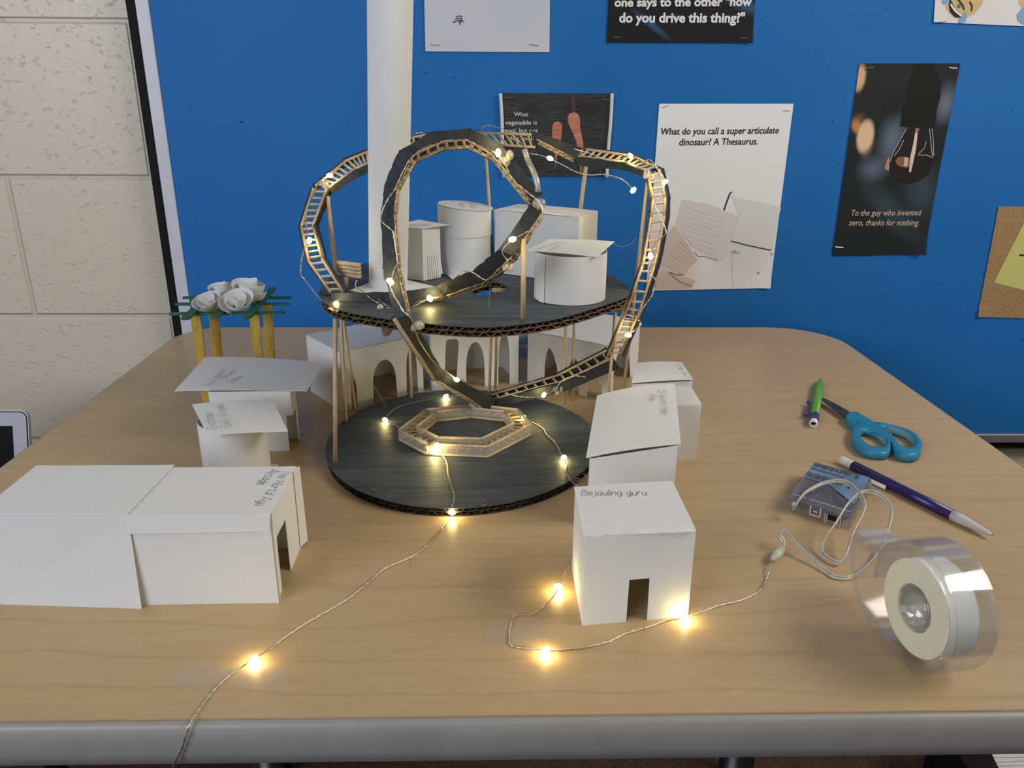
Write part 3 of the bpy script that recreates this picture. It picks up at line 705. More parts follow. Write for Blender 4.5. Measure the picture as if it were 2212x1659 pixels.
# ---- support sticks
def stick(a, b_, r=0.0016): return build('support_stick', MB().cyl(a, b_, r, n=10), M['wood'], RC, smooth=True)
zb_ = 0.0086; zt_ = ZU-0.0088
def lower(bx, by, tx, ty=None, r=0.0016, top=None):
    p = PZ(bx, by, zb_); q = p.copy(); z = zt_ if top is None else top
    d = ray(tx, 760); Y = p.y
    # find the upper end above the base, leaning sideways to the photographed column
    s = PY(tx, ty, Y); lean = (s.x-p.x)/(s.z-p.z)
    return stick(p, (p.x+lean*(z-p.z), p.y, z), r)
lower(724, 998, 724, 690, 0.0019); lower(747, 909, 737, 700); lower(768, 882, 741, 690, 0.0017); lower(889, 858, 885, 740)
lower(1057, 846, 1061, 720); lower(1070, 842, 1073, 718); lower(1219, 873, 1222, 720); lower(1237, 867, 1240, 715)
p = PY(1315, 850, 0.745); q = PY(1329, 676, 0.740); e = p+(p-q).normalized()*0.0; e = p + (p-q)*((p.z-0.0086)/(q.z-p.z)); stick(e if e.z >= 0 else p, q)
p = PY(1347, 842, 0.760); q = PY(1399, 392, 0.742); e = p+(p-q)*((p.z-0.0004)/(q.z-p.z)); stick(e, q, 0.0017)
build('peg', MB().cyl(PY(1316, 670, 0.720), PY(1352, 671, 0.722), 0.0019), M['wood'], RC, smooth=True)
build('peg', MB().cyl(PY(1062, 626, 0.712), PY(1094, 627, 0.712), 0.0018), M['wood'], RC, smooth=True)
p = PZ(1130, 688, ZU); stick(p, PY(1131, 516, 0.606), 0.0021)
p = PY(1067, 580, 0.792); p.z = ZU; stick(p, PY(1050, 338, 0.797), 0.0016)
p = PY(1239, 560, 0.820); p.z = ZU-.002; stick(p, PY(1266, 356, 0.800), 0.0021)
p = PZ(735, 640, ZU); p2 = PY(728, 600, 0.735); p2.z = ZU; stick(PY(729, 610, 0.728), PY(707, 424, 0.735), 0.0021)
p = PZ(749, 622, ZU); stick(p, PY(748, 598, p.y), 0.0019)
# small spare bundle of sticks wrapped in clear tape
c0, c1 = PY(727, 579, 0.700), PY(776, 586, 0.690); dv = (c1-c0); bu = None
for k in range(4):
    o_ = Vector((0, 0, -0.0050+0.0033*k)); s_ = MB().cyl(c0+o_+dv*0.05, c1+o_+dv*0.02, 0.0017)
    s_.cyl(c0+o_+dv*0.05+Vector((0, .0035, 0)), c1+o_+dv*0.02+Vector((0, .0035, 0)), 0.0017)
    if bu is None: bu = build('stick_bundle', s_, M['wood'], RC, smooth=True)
    else: build('bundle_stick', s_, M['wood'], bu, smooth=True)
wr = MB(); wr.tube([c0-dv*.02, c0+dv*0.75], 0.0075, 14, squash=(0.62, 1.0)); build('tape_wrap', wr, M['tape'], bu, smooth=True)

# ---- track
RUNG_STUFF = MB()
N_RUNG = [0]
def cp(n): return PY(n[0], n[1], n[2])
def track(nodes, dyb=0.010, vis=True, wallB=True, spacing=0.0062, wt=0.0019, hole_=0):
    """nodes: (A px, A py, W px, W py, B px, B py, Y).  A near rail, W tip of the card side wall standing on A, B far rail"""
    for n0, n1 in zip(nodes[:-1], nodes[1:]):
        Ya, Yb = n0[6], n1[6]; d0 = n0[7] if len(n0) > 7 else dyb; d1 = n1[7] if len(n1) > 7 else dyb
        w0 = n0[8] if len(n0) > 8 else 0.0; w1 = n1[8] if len(n1) > 8 else 0.0
        A0, A1 = PY(n0[0], n0[1], Ya), PY(n1[0], n1[1], Yb)
        W0, W1 = PY(n0[2], n0[3], Ya+w0), PY(n1[2], n1[3], Yb+w1)
        B0, B1 = PY(n0[4], n0[5], Ya+d0), PY(n1[4], n1[5], Yb+d1)
        T = (A1-A0).normalized(); wd = ((B0-A0)+(B1-A1)); wd = (wd-T*wd.dot(T)).normalized()
        mb = MB()
        def wallp(P0, P1, Q0, Q1, s):
            # torn, slightly wavy card strip from rail (P) to tip (Q)
            n = 8; base = len(mb.v)
            for i in range(n+1):
                u = i/n; j = random.uniform(-0.06, 0.06)
                p = P0.lerp(P1, u); q = Q0.lerp(Q1, u); e = (q-p)
                for v_, th in ((p-e*(0.06+j), -1), (q+e*j, -1), (q+e*j, 1), (p-e*(0.06+j), 1)):
                    mb.v.append(v_ + wd*s*(0.0021 + th*wt/2))
            for i in range(n):
                for k in range(4):
                    a_ = base+i*4+k; b_ = base+i*4+(k+1) % 4; mb.f.append([a_, b_, b_+4, a_+4])
            mb.f.append([base, base+1, base+2, base+3]); mb.f.append([base+n*4+k for k in (3, 2, 1, 0)])
        ext = T*0.0008
        wallp(A0-ext, A1+ext, W0-ext, W1+ext, -1)
        if wallB: wallp(B0-ext, B1+ext, B0-ext+(W0-A0), B1+ext+(W1-A1), 1)
        seg = build('track_segment', mb, M['blackcard'], RC)
        build('rail', MB().cyl(A0, A1, 0.0013, n=8), M['wood'], seg, smooth=True)
        build('rail', MB().cyl(B0, B1, 0.0013, n=8), M['wood'], seg, smooth=True)
        L = ((A1-A0).length+(B1-B0).length)/2; k = max(2, int(L/spacing))
        for i in range(k):
            u = (i+0.5)/k; a_, b_ = A0.lerp(A1, u), B0.lerp(B1, u)
            a_ = a_ + T*random.uniform(-.0005, .0005)
            if vis:
                build('rung', MB().cyl(a_, b_, 0.00115, n=7), M['rung'], seg, smooth=True); N_RUNG[0] += 1
            else: RUNG_STUFF.cyl(a_, b_, 0.00115, n=6)
# front branch, from the foot to the deck edge
track([(1056, 885, 1064, 860, 1053, 888, 0.745), (941, 818, 954, 801, 937, 821, 0.690), (856, 688, 880, 679, 851, 690, 0.579)], vis=False)
# vertical loop, left side, top
track([(880, 681, 857, 687, 885, 681, 0.579), (861, 604, 833, 602, 868, 602, 0.588), (857, 578, 828, 578, 863, 578, 0.590), (849, 463, 825, 459, 855, 463, 0.597), (856, 407, 833, 398, 862, 410, 0.601)], vis=False)
track([(856, 407, 833, 398, 862, 411, 0.601), (891, 334, 862, 332, 896, 347, 0.607)], vis=False)
track([(891, 334, 864, 330, 894, 349, 0.607), (954, 304, 930, 290, 957, 320, 0.615), (1010, 300, 1016, 282, 1014, 317, 0.620)])
track([(1008, 301, 1016, 283, 1012, 317, 0.620), (1062, 331, 1078, 311, 1066, 345, 0.624), (1148, 432, 1169, 420, 1144, 442, 0.620)], vis=False)
# loop coming down to the right, then across the deck to the left
track([(1172, 456, 1147, 440, 1174, 463, 0.615), (1106, 552, 1080, 540, 1111, 560, 0.604), (1048, 607, 1021, 587, 1050, 615, 0.632), (966, 637, 947, 618, 968, 642, 0.650), (873, 657, 867, 632, 873, 661, 0.657), (718, 658, 719, 634, 717, 661, 0.668)], vis=False)
# left ladder climbing outside the deck
track([(741, 631, 746, 633, 715, 632, 0.675, 0.003, 0.009), (696, 560, 701, 562, 667, 564, 0.690, 0.003, 0.009), (676, 487, 682, 488, 651, 489, 0.715, 0.003, 0.009), (706, 409, 712, 411, 677, 407, 0.740, 0.003, 0.009)])
track([(708, 407, 714, 417, 681, 402, 0.741, 0.006), (766, 365, 771, 378, 746, 348, 0.770, 0.007), (797, 351, 801, 363, 796, 327, 0.800, 0.008), (886, 311, 888, 323, 885, 298, 0.820, 0.008)], wallB=True)
track([(886, 311, 888, 323, 885, 298, 0.820, 0.008), (948, 300, 950, 306, 946, 287, 0.822, 0.008), (1040, 303, 1041, 309, 1034, 287, 0.806, 0.008)], vis=False)
track([(1062, 312, 1062, 318, 1036, 287, 0.805, 0.008), (1156, 318, 1156, 323, 1148, 291, 0.790, 0.008)], wallB=False)
# top right
track([(1160, 300, 1147, 284, 1163, 309, 0.790), (1243, 342, 1255, 321, 1240, 349, 0.788)], vis=False)
track([(1249, 338, 1256, 354, 1265, 322, 0.785), (1350, 350, 1355, 366, 1367, 337, 0.760), (1395, 369, 1396, 381, 1421, 363, 0.735)])
# right ladder
track([(1398, 373, 1403, 374, 1424, 365, 0.735, 0.004, 0.009), (1411, 429, 1417, 430, 1437, 427, 0.725, 0.003, 0.009)], spacing=0.0056)
track([(1411, 429, 1416, 430, 1437, 427, 0.725, 0.003, 0.009), (1406, 470, 1412, 471, 1435, 467, 0.720, 0.003, 0.009), (1393, 550, 1399, 551, 1420, 547, 0.710, 0.003, 0.009), (1388, 574, 1394, 575, 1413, 575, 0.706, 0.003, 0.009), (1357, 660, 1362, 662, 1385, 664, 0.703, 0.003, 0.009), (1313, 768, 1317, 771, 1340, 766, 0.742, 0.003, 0.009)], spacing=0.0078)
# lower right branch down to the foot
track([(1325, 774, 1335, 790, 1310, 757, 0.745), (1213, 824, 1219, 841, 1202, 812, 0.765), (1066, 862, 1067, 879, 1061, 853, 0.752)], vis=True, spacing=0.0095)
build('rung', RUNG_STUFF, M['rung'], RC, smooth=True)['kind'] = 'stuff'

# ---- low octagonal starting loop on the lower deck, glazed with glue
c8 = Vector((-0.0282, 0.7120, 0)); zo = 0.0195
pts = [PZ(x, y, zo) for x, y in ((862, 929), (923, 960), (1053, 965), (1146, 918), (1119, 885), (1024, 874), (920, 885))]
pts = [p for p in pts]
ins = [c8.copy().lerp(Vector((p.x, p.y, 0)), 0.74) for p in pts]
for i in range(len(pts)):
    j = (i+1) % len(pts)
    a0, a1 = Vector((pts[i].x, pts[i].y, zo)), Vector((pts[j].x, pts[j].y, zo)); b0, b1 = Vector((ins[i].x, ins[i].y, zo)), Vector((ins[j].x, ins[j].y, zo))
    dn = Vector((0, 0, -0.0098))
    mb = MB()
    for (p, q) in ((a0, a1), (b0, b1)):
        s = (q-p).normalized().cross(Vector((0, 0, 1)))*0.0008
        mb.hexa([p-s+dn, q-s+dn, q+s+dn, p+s+dn, p-s, q-s, q+s, p+s])
    seg = build('loop_segment', mb, M['glue'], RC)
    for (p, q) in ((a0, a1), (a0+dn, a1+dn), (b0, b1), (b0+dn, b1+dn)):
        build('rail', MB().cyl(p, q, 0.0013, n=8), M['wood'], seg, smooth=True)
    L = ((a1-a0).length+(b1-b0).length)/2; k = max(2, int(L/0.0085)); st = MB()
    for r_ in range(k):
        u = (r_+0.5)/k; st.cyl(a0.lerp(a1, u)+dn*.55, b0.lerp(b1, u)+dn*.55, 0.0011, n=7)
    build('rungs', st, M['rung'], seg, smooth=True)
# hot glue lumps and drawn strings
def blob(px, py, Y, r, name='glue_blob'):
    c = PY(px, py, Y); mb = MB(); rnd = random.Random(px)
    for k in range(3):
        o_ = Vector((rnd.uniform(-1, 1), rnd.uniform(-.5, .5), rnd.uniform(-1, 1)))*r*0.8
        mb.ball(c+o_, (rnd.random(), rnd.random(), 1), r*rnd.uniform(.7, 1.2), r*rnd.uniform(.5, .9), 10, 6)
    build(name, mb, M['glue'], RC, smooth=True)
for (px, py, Y, r) in ((1092, 343, 0.618, 0.0042), (905, 703, 0.583, 0.004), (815, 668, 0.640, 0.004), (838, 672, 0.640, 0.0035), (700, 398, 0.735, 0.004), (1206, 845, 0.762, 0.004),
                       (1160, 436, 0.614, 0.004), (1098, 575, 0.602, 0.0035), (1404, 378, 0.729, 0.004), (1310, 662, 0.700, 0.0035), (1030, 880, 0.745, 0.006), (944, 965, 0.656, 0.004), (724, 652, 0.664, 0.004)):
    blob(px, py, Y, r)
def gstring(pts, r=0.00016): build('glue_string', MB().tube(smooth_path([cp(p) for p in pts], 5), r, 5), M['glue'], RC, smooth=True)
gstring([(1060, 612, 0.70), (1057, 640, 0.66), (1055, 664, 0.64)]); gstring([(1098, 622, 0.71), (1120, 590, 0.62)]); gstring([(795, 812, 0.66), (815, 845, 0.66), (835, 880, 0.67)])
gstring([(1325, 525, 0.70), (1343, 533, 0.70), (1365, 525, 0.70), (1374, 515, 0.70)]); gstring([(1155, 905, 0.73), (1200, 960, 0.68), (1275, 1040, 0.60)])
mb = MB().tube(smooth_path([PY(1133, 322, 0.63), PY(1140, 345, 0.628), PY(1158, 385, 0.62), PY(1162, 415, 0.617)], 5), 0.0022, 8); build('glue_string', mb, M['glue'], RC, smooth=True)

# ================================================================== STRING LIGHTS
M['bulb'] = glow('warm_white_led', (1.0, 0.77, 0.29), 90.0)
SL = thing('string_lights', (0.20, 0.43, 0.0), 'fairy string lights on thin silver wire, wound over the coaster and trailing across the table', 'string lights')
proto = None
def bulb(p, d, first=[None]):
    global proto
    p = Vector(p); q = Vector(d).normalized().to_track_quat('Z', 'Y')
    if proto is None:
        mb = MB(); mb.lathe([(0.0001, -0.0030), (0.0011, -0.0027), (0.0018, -0.0014), (0.0021, 0.0), (0.0018, 0.0014), (0.0011, 0.0027), (0.0001, 0.0030)], (0, 0, 0), (0, 0, 1), 12)
        me = D.meshes.new('bulb'); me.from_pydata(mb.v, [], mb.f); me.materials.append(M['bulb'])
        for f in me.polygons: f.use_smooth = True
        o = D.objects.new('bulb', me); proto = o
    else: o = proto.copy()
    COL.objects.link(o); o.parent = SL; o.location = p-ORG[SL.name]; o.rotation_mode = 'QUATERNION'; o.rotation_quaternion = q
    return o
def twisted(pts, r=0.00030, amp=0.00036, pitch=0.011, sub=8, name='wire', seed=1):
    rnd = random.Random(seed)
    P = smooth_path(pts, sub); P = [p + Vector((rnd.uniform(-1, 1), rnd.uniform(-1, 1), rnd.uniform(0, 1)))*0.0002 for p in P]
    acc = [0.0]
    for a_, b_ in zip(P[:-1], P[1:]): acc.append(acc[-1]+(b_-a_).length)
    # resample finely enough for the twist
    total = acc[-1]; n = max(8, int(total/0.0016)); Q = []; j = 0
    for i in range(n+1):
        s = total*i/n
        while j < len(acc)-2 and acc[j+1] < s: j += 1
        u = (s-acc[j])/max(acc[j+1]-acc[j], 1e-9); Q.append((P[j].lerp(P[j+1], min(1, u)), s))
    mb = MB()
    for ph in (0, math.pi):
        line = []
        for i, (p, s) in enumerate(Q):
            T = (Q[min(i+1, n)][0]-Q[max(i-1, 0)][0]); T = T.normalized() if T.length > 1e-9 else Vector((1, 0, 0))
            x = T.cross(Vector((0, 0, 1)));  x = x.normalized() if x.length > 1e-3 else Vector((1, 0, 0)); y = x.cross(T)
            an = 2*math.pi*s/pitch+ph; line.append(p+(x*math.cos(an)+y*math.sin(an))*amp)
        mb.tube(line, r, 5)
    return build(name, mb, M['wire'], SL, smooth=True)
ZW = 0.0009
def onz(L, z=ZW): return [PZ(x, y, z if len(r_) == 0 else r_[0]) for (x, y, *r_) in L]
def ony(L): return [PY(*p) for p in L]
# table run from the connector past the cube
twisted(onz([(1668, 1208, .004), (1661, 1232, .003), (1654, 1252), (1640, 1275), (1622, 1287), (1590, 1300), (1540, 1312), (1484, 1332, .003), (1440, 1342), (1400, 1355), (1350, 1370), (1310, 1388), (1262, 1400), (1215, 1404), (1180, 1406, .002), (1140, 1400), (1108, 1396)]), seed=2)
twisted(onz([(1108, 1396), (1099, 1388), (1100, 1362), (1106, 1336), (1118, 1328), (1150, 1326), (1180, 1305), (1200, 1282, .004), (1210, 1258, .005), (1224, 1228, .004), (1240, 1212, .002), (1275, 1190), (1330, 1150)]), seed=3)
# across the lower deck
ZD = 0.0096
twisted(onz([(1246, 1050, ZD), (1230, 1034, ZD), (1222, 1018, ZD), (1224, 1002, ZD), (1216, 988, ZD+.002), (1198, 955, ZD), (1180, 938, ZD), (1172, 925, ZD), (1150, 912, ZD), (1132, 901, .018)]), seed=4)
twisted(onz([(1040, 870, .014), (1010, 856, ZD), (963, 857, ZD+.002), (915, 866, ZD), (870, 876, ZD), (845, 890, ZD), (833, 907, ZD+.002), (850, 917, ZD), (868, 926, ZD)]), seed=5)
twisted(onz([(868, 926, .020), (905, 945, .021), (940, 970, .012), (955, 984, ZD), (965, 1000, ZD), (968, 1025, ZD), (975, 1050, ZD), (981, 1072, ZD), (977, 1092, ZD), (976, 1106, .006), (971, 1120, .001), (950, 1148), (925, 1175), (893, 1200), (862, 1215), (826, 1231), (790, 1262), (745, 1297), (690, 1330), (640, 1360), (592, 1394), (556, 1420, .003), (520, 1442), (490, 1463), (455, 1498), (432, 1528), (417, 1549, .0012)]), seed=6)
fe = [PZ(417, 1549, .0012), PY(411, 1562, TY0-.0045), PY(402, 1590, TY0-.0070), PY(390, 1625, TY0-.0070), PY(375, 1655, TY0-.0065), PY(362, 1690, TY0-.004)]
twisted(fe, seed=7)
twisted(onz([(890, 1205), (888, 1218), (893, 1226), (903, 1224)]), r=.00016, amp=.0001, seed=8)
# on the tracks
twisted(ony([(1018, 882, .742), (1020, 862, .735), (1012, 846, .724), (1010, 832, .71), (995, 818, .69), (975, 820, .69)]), seed=9)
twisted(ony([(985, 818, .695), (960, 800, .672), (935, 780, .655), (908, 740, .606), (900, 722, .592), (889, 690, .568), (870, 670, .570), (845, 625, .573), (846, 600, .578), (853, 580, .580), (858, 562, .583), (852, 520, .588), (848, 500, .590), (826, 480, .588), (824, 462, .588), (838, 430, .590), (852, 410, .592), (876, 360, .596), (890, 340, .598), (920, 318, .604), (960, 308, .606), (1000, 302, .609), (1040, 318, .612), (1072, 332, .612), (1092, 358, .610), (1108, 388, .611), (1134, 412, .611), (1160, 432, .609), (1172, 456, .607), (1158, 488, .602), (1130, 506, .596), (1106, 518, .592)]), seed=10)
twisted(ony([(1106, 518, .592), (1085, 545, .594), (1100, 575, .598), (1060, 600, .618), (1045, 604, .622), (1020, 588, .628), (1003, 586, .632), (985, 600, .64), (970, 612, .644), (955, 636, .642), (930, 645, .644), (905, 656, .645), (885, 666, .644)]), seed=11)
twisted(ony([(815, 645, .655), (835, 660, .648), (870, 676, .642)]), r=.00025, seed=12)
twisted(ony([(668, 520, .688), (653, 552, .69), (650, 590, .69), (654, 600, .69), (672, 622, .68), (690, 645, .67), (705, 652, .662), (726, 658, .656), (738, 674, .652), (748, 690, .655)]), seed=13)
twisted(ony([(668, 520, .690), (664, 500, .70), (660, 470, .712), (672, 430, .725), (690, 395, .732), (712, 380, .74), (735, 362, .752)]), seed=14)
twisted(ony([(770, 605, .68), (768, 620, .675), (782, 628, .665), (800, 645, .655), (818, 655, .65)]), r=.00025, seed=15)
twisted(ony([(885, 300, .80), (898, 289, .79), (912, 287, .79), (924, 291, .80)]), seed=16)
twisted(ony([(1040, 286, .79), (1042, 276, .785), (1055, 271, .785), (1078, 276, .785), (1098, 286, .785), (1112, 298, .785), (1128, 312, .785), (1140, 330, .77), (1165, 335, .762), (1188, 343, .755), (1215, 356, .75), (1245, 372, .742), (1275, 378, .736), (1305, 377, .732), (1335, 384, .728), (1355, 396, .724), (1367, 410, .72)]), seed=17)
twisted(ony([(1240, 322, .775), (1280, 333, .765), (1296, 340, .76), (1330, 345, .755), (1362, 338, .748), (1390, 350, .735), (1404, 345, .728), (1420, 365, .722), (1436, 392, .718), (1428, 425, .712), (1415, 440, .708), (1425, 465, .705), (1438, 495, .702), (1436, 508, .70), (1415, 525, .698), (1406, 545, .694), (1405, 560, .692), (1402, 590, .690), (1416, 605, .688), (1410, 635, .688), (1390, 665, .686), (1380, 690, .694), (1385, 700, .70), (1360, 722, .710), (1340, 738, .718), (1318, 752, .728), (1312, 775, .735)]), seed=18)
twisted(ony([(1330, 750, .73), (1308, 756, .74)]), r=.0002, seed=19)
twisted(ony([(1265, 815, .747), (1240, 812, .75), (1215, 822, .752), (1200, 840, .752), (1178, 852, .750), (1160, 858, .748), (1125, 857, .746), (1090, 850, .744)]), seed=20)
BL = [(712, 379, .736), (668, 520, .690), (843, 608, .574), (725, 657, .655), (928, 645, .642), (1107, 517, .590), (1076, 330, .608), (1188, 342, .755), (1368, 411, .72), (1362, 337, .750), (1436, 393, .716), (1405, 553, .692), (1357, 724, .708), (1175, 853, .748), (986, 820, .690)]
for i, p in enumerate(BL): bulb(PY(*p), (math.cos(i*1.3), 0.3, math.sin(i*1.3)))
for i, p in enumerate([(963, 856, ZD+.0022), (832, 907, ZD+.0022), (1131, 901, .0175), (939, 974, .0135), (945, 962, .0222), (1218, 988, ZD+.0022), (976, 1106, .0052), (549, 1424, .0030), (1206, 1267, .0048), (1480, 1332, .0030), (1179, 1405, .0030)]):
    bulb(PZ(*p), (math.cos(i*1.9+.6), math.sin(i*1.9+.6), 0.15))
# connector and clear lead to the battery case
M['lead'] = plain('clear_lead', (0.46, 0.43, 0.36), 0.2, 0.12, 300, spec=0.8)
M['conn'] = plain('pale_connector', (0.52, 0.55, 0.42), 0.45, 0.1, 300)
build('connector', MB().tube([PZ(1690, 1184, .006), PZ(1680, 1196, .0055), PZ(1669, 1208, .005)], [0.0024, 0.0036, 0.0020], 12), M['conn'], SL, smooth=True, loc=None)
lead = [(1714, 1099, .010), (1722, 1086, .017), (1743, 1062, .022), (1785, 1042, .026), (1826, 1041, .028), (1857, 1067, .029), (1868, 1092, .027), (1860, 1118, .022), (1842, 1152, .015), (1831, 1188, .009), (1818, 1213, .004), (1803, 1214, .003), (1780, 1199, .003), (1775, 1183, .005), (1787, 1157, .012), (1808, 1126, .019), (1832, 1088, .026), (1862, 1063, .029), (1893, 1065, .029), (1918, 1085, .026), (1926, 1108, .022), (1918, 1145, .015), (1905, 1180, .006), (1880, 1215, .002), (1842, 1245, .002), (1808, 1246, .002), (1785, 1234, .002), (1751, 1207, .004), (1720, 1177, .008), (1699, 1153, .012), (1688, 1148, .013), (1684, 1157, .012), (1692, 1170, .009), (1691, 1184, .006)]
P = smooth_path(onz(lead), 8); mb = MB()
for s in (-1, 1): mb.tube([p+Vector((0.0006*s, 0.0005*s, 0.0007*s)) for p in P], 0.00085, 7)
build('lead', mb, M['lead'], SL, smooth=True)

# ================================================================== POSTERS ON THE BOARD
def blob_mat(name, base, blobs, rough=0.45, streak=None):
    m, t, b = nt(name); uv = t.nodes.new('ShaderNodeUVMap'); uv.uv_map = 'UVMap'
    rgb = t.nodes.new('ShaderNodeRGB'); rgb.outputs[0].default_value = (*base, 1); last = rgb.outputs[0]
    if streak:
        mp = t.nodes.new('ShaderNodeMapping'); mp.inputs['Scale'].default_value = streak[0]; n = t.nodes.new('ShaderNodeTexNoise')
        n.inputs['Scale'].default_value = 1; n.inputs['Detail'].default_value = 6; n.inputs['Roughness'].default_value = 0.7
        t.links.new(uv.outputs[0], mp.inputs[0]); t.links.new(mp.outputs[0], n.inputs['Vector'])
        last = ramp(t, n.outputs['Fac'], streak[1]).outputs[0]
    for (u, v, ru, rv, rot, col, hard) in blobs:
        # ellipse falloff in the print: subtract centre, rotate, divide by radii
        sb_ = t.nodes.new('ShaderNodeVectorMath'); sb_.operation = 'SUBTRACT'; sb_.inputs[1].default_value = (u, v, 0); t.links.new(uv.outputs[0], sb_.inputs[0])
        ro = t.nodes.new('ShaderNodeVectorRotate'); ro.rotation_type = 'Z_AXIS'; ro.inputs['Angle'].default_value = rot; t.links.new(sb_.outputs[0], ro.inputs['Vector'])
        dv_ = t.nodes.new('ShaderNodeVectorMath'); dv_.operation = 'DIVIDE'; dv_.inputs[1].default_value = (ru, rv, 1); t.links.new(ro.outputs[0], dv_.inputs[0])
        ln = t.nodes.new('ShaderNodeVectorMath'); ln.operation = 'LENGTH'; t.links.new(dv_.outputs[0], ln.inputs[0])
        mr = t.nodes.new('ShaderNodeMapRange'); mr.interpolation_type = 'SMOOTHSTEP'; mr.inputs[1].default_value = hard; mr.inputs[2].default_value = 1.0
        mr.inputs[3].default_value = 1.0; mr.inputs[4].default_value = 0.0; t.links.new(ln.outputs['Value'], mr.inputs[0])
        mx = t.nodes.new('ShaderNodeMix'); mx.data_type = 'RGBA'; t.links.new(mr.outputs[0], mx.inputs[0]); t.links.new(last, mx.inputs[6]); mx.inputs[7].default_value = (*col, 1); last = mx.outputs[2]
    t.links.new(last, b.inputs['Base Color']); b.inputs['Roughness'].default_value = rough; b.inputs['Specular IOR Level'].default_value = 0.3
    return m
YP = YB-0.0010
_pm = {}
def pmat(col, rough=0.6):
    k = (col, rough)
    if k not in _pm: _pm[k] = plain('print_%02d' % len(_pm), col, rough, 0.02, 300, spec=0.25)
    return _pm[k]
class Poster:
    def __init__(s, label, quad, mat, curl=(), n=14, wave=0.0008):
        s.q = [PY(x, y, YP) for x, y in quad]      # TL TR BR BL
        c = sum(s.q, Vector())/4; s.o = thing('poster', c, label, 'poster')
        mb = MB(); uvs = []
        for j in range(n+1):
            for i in range(n+1):
                u, v = i/n, j/n; p = s.at(u, v)
                off = wave*math.sin(u*5+v*3)*0.3
                for (cu, cv, r, h) in curl:
                    d = math.hypot(u-cu, v-cv)
                    if d < r: off += h*(1-d/r)**2
                mb.v.append(p+Vector((0, -abs(off), 0))); uvs.append((u, v))
        for j in range(n):
            for i in range(n):
                k = j*(n+1)+i; mb.f.append([k, k+1, k+n+2, k+n+1])
        org = ORG[s.o.name]; me = D.meshes.new('sheet'); me.from_pydata([p-org for p in mb.v], [], mb.f)
        ul = me.uv_layers.new(name='UVMap')
        for lp in me.loops: ul.data[lp.index].uv = uvs[lp.vertex_index]
        me.materials.append(mat)
        for f in me.polygons: f.use_smooth = True
        sh = link_mesh('sheet', me, s.o); md = sh.modifiers.new('Solidify', 'SOLIDIFY'); md.thickness = 0.0003; md.offset = 1; md = sh.modifiers.new('Split', 'EDGE_SPLIT'); md.split_angle = math.radians(50)
        s.sheet = sh
    def at(s, u, v):
        a, b_, c, d = s.q; return (d*(1-u)+c*u)*(1-v)+(a*(1-u)+b_*u)*v
    def poly(s, name, px, col, layer=1, rough=0.6):
        pts = [PY(x, y, YP-0.0004-0.0002*layer) for x, y in px]
        return build(name, MB().add(pts, [list(range(len(pts)))]), pmat(col, rough), s.o)
    def mottled(s, name, px, col, layer=1):
        o = s.poly(name, px, col, layer); o.data.materials[0] = plain('print_'+name, col, 0.6, 0.30, 130, spec=0.25, stretch=(0.4, 1, 1.6)); return o
    def line(s, name, px, w, col, layer=2):
        P = [PY(x, y, YP-0.0004-0.0002*layer) for x, y in px]; mb = MB(); n = Vector((0, -1, 0))
        for a, b_ in zip(P[:-1], P[1:]):
            q = n.cross((b_-a).normalized())*w/2; mb.add([a-q, b_-q, b_+q, a+q], [(0, 1, 2, 3)])
        return build(name, mb, pmat(col), s.o)
    def text(s, lines, col, bold=0.0, shear=0.0, layer=2, spacing=1.0):
        mb = MB(); Y = YP-0.0005-0.0002*layer
        for (tx, x0, y0, x1, y1, cap) in lines:
            A, B = PY(x0, y0, Y), PY(x1, y1, Y); up = PY(x0, y0-cap, Y)-A; up.x = 0
            text_on(mb, tx, A, B, up, bold, shear, spacing)
        return build('printed_text', mb, pmat(col), s.o)
    def staples(s, L):
        for (x, y, dx, dy) in L:
            a, b_ = PY(x-dx/2, y-dy/2, YP-0.0012), PY(x+dx/2, y+dy/2, YP-0.0012); mb = MB()
            mb.tube([a+Vector((0, .0016, 0)), a, b_, b_+Vector((0, .0016, 0))], 0.0004, 6); build('staple', mb, M['staple'], s.o)
WH = (0.70, 0.70, 0.71)
p = Poster('blank-looking white poster with one tiny printed tree, at the top beside the paper tube', [(910, -300), (1190, -300), (1187, 113), (919, 111)], blob_mat('print_tree_sheet', (0.62, 0.63, 0.68), [(0.85, 0.75, 0.5, 0.8, 0.2, (0.50, 0.56, 0.66), 0.1)]), [(0, 0, .2, .001)])
tr = [((981, 48), (990, 44), (1000, 43)), ((983, 42), (991, 39), (999, 40)), ((985, 37), (992, 34), (999, 36)), ((978, 49), (984, 46)), ((994, 54), (994, 44)), ((991, 50), (996, 45), (1003, 48))]
mb = MB()
for st in tr: p.line('printed_tree', st, 0.0012, (0.05, 0.055, 0.07))
p.staples([(940, 97, 20, 1), (1153, 97, 20, 3)])
p = Poster('black poster with white lettering ending "do you drive this thing?", at the top centre', [(1330, -330), (1655, -330), (1624, 93), (1310, 92)], blob_mat('print_headlight', (0.012, 0.013, 0.015), [(0.30, 0.10, 0.22, 0.030, 0.55, (0.035, 0.10, 0.19), 0.0), (0.95, 0.20, 0.20, 0.05, 0.3, (0.03, 0.10, 0.19), 0.0)]), [(1, 0, .18, .003)])
p.text([('one says to the other "how', 1327, 14, 1624, 12, 19), ('do you drive this thing?"', 1337, 48, 1608, 48, 21)], (0.80, 0.80, 0.80), bold=0.034)
p.staples([(1333, 80, 18, 1), (1611, 82, 20, -2)])
p = Poster('white poster with laughing yellow faces, cut off by the picture\'s top right corner', [(2040, -250), (2370, -250), (2336, 62), (2016, 48)], blob_mat('print_faces', (0.74, 0.72, 0.74), [(0.9, 0.9, .6, .6, 0, (0.66, 0.62, 0.64), .2)]), [(0, 0, .15, .001)])
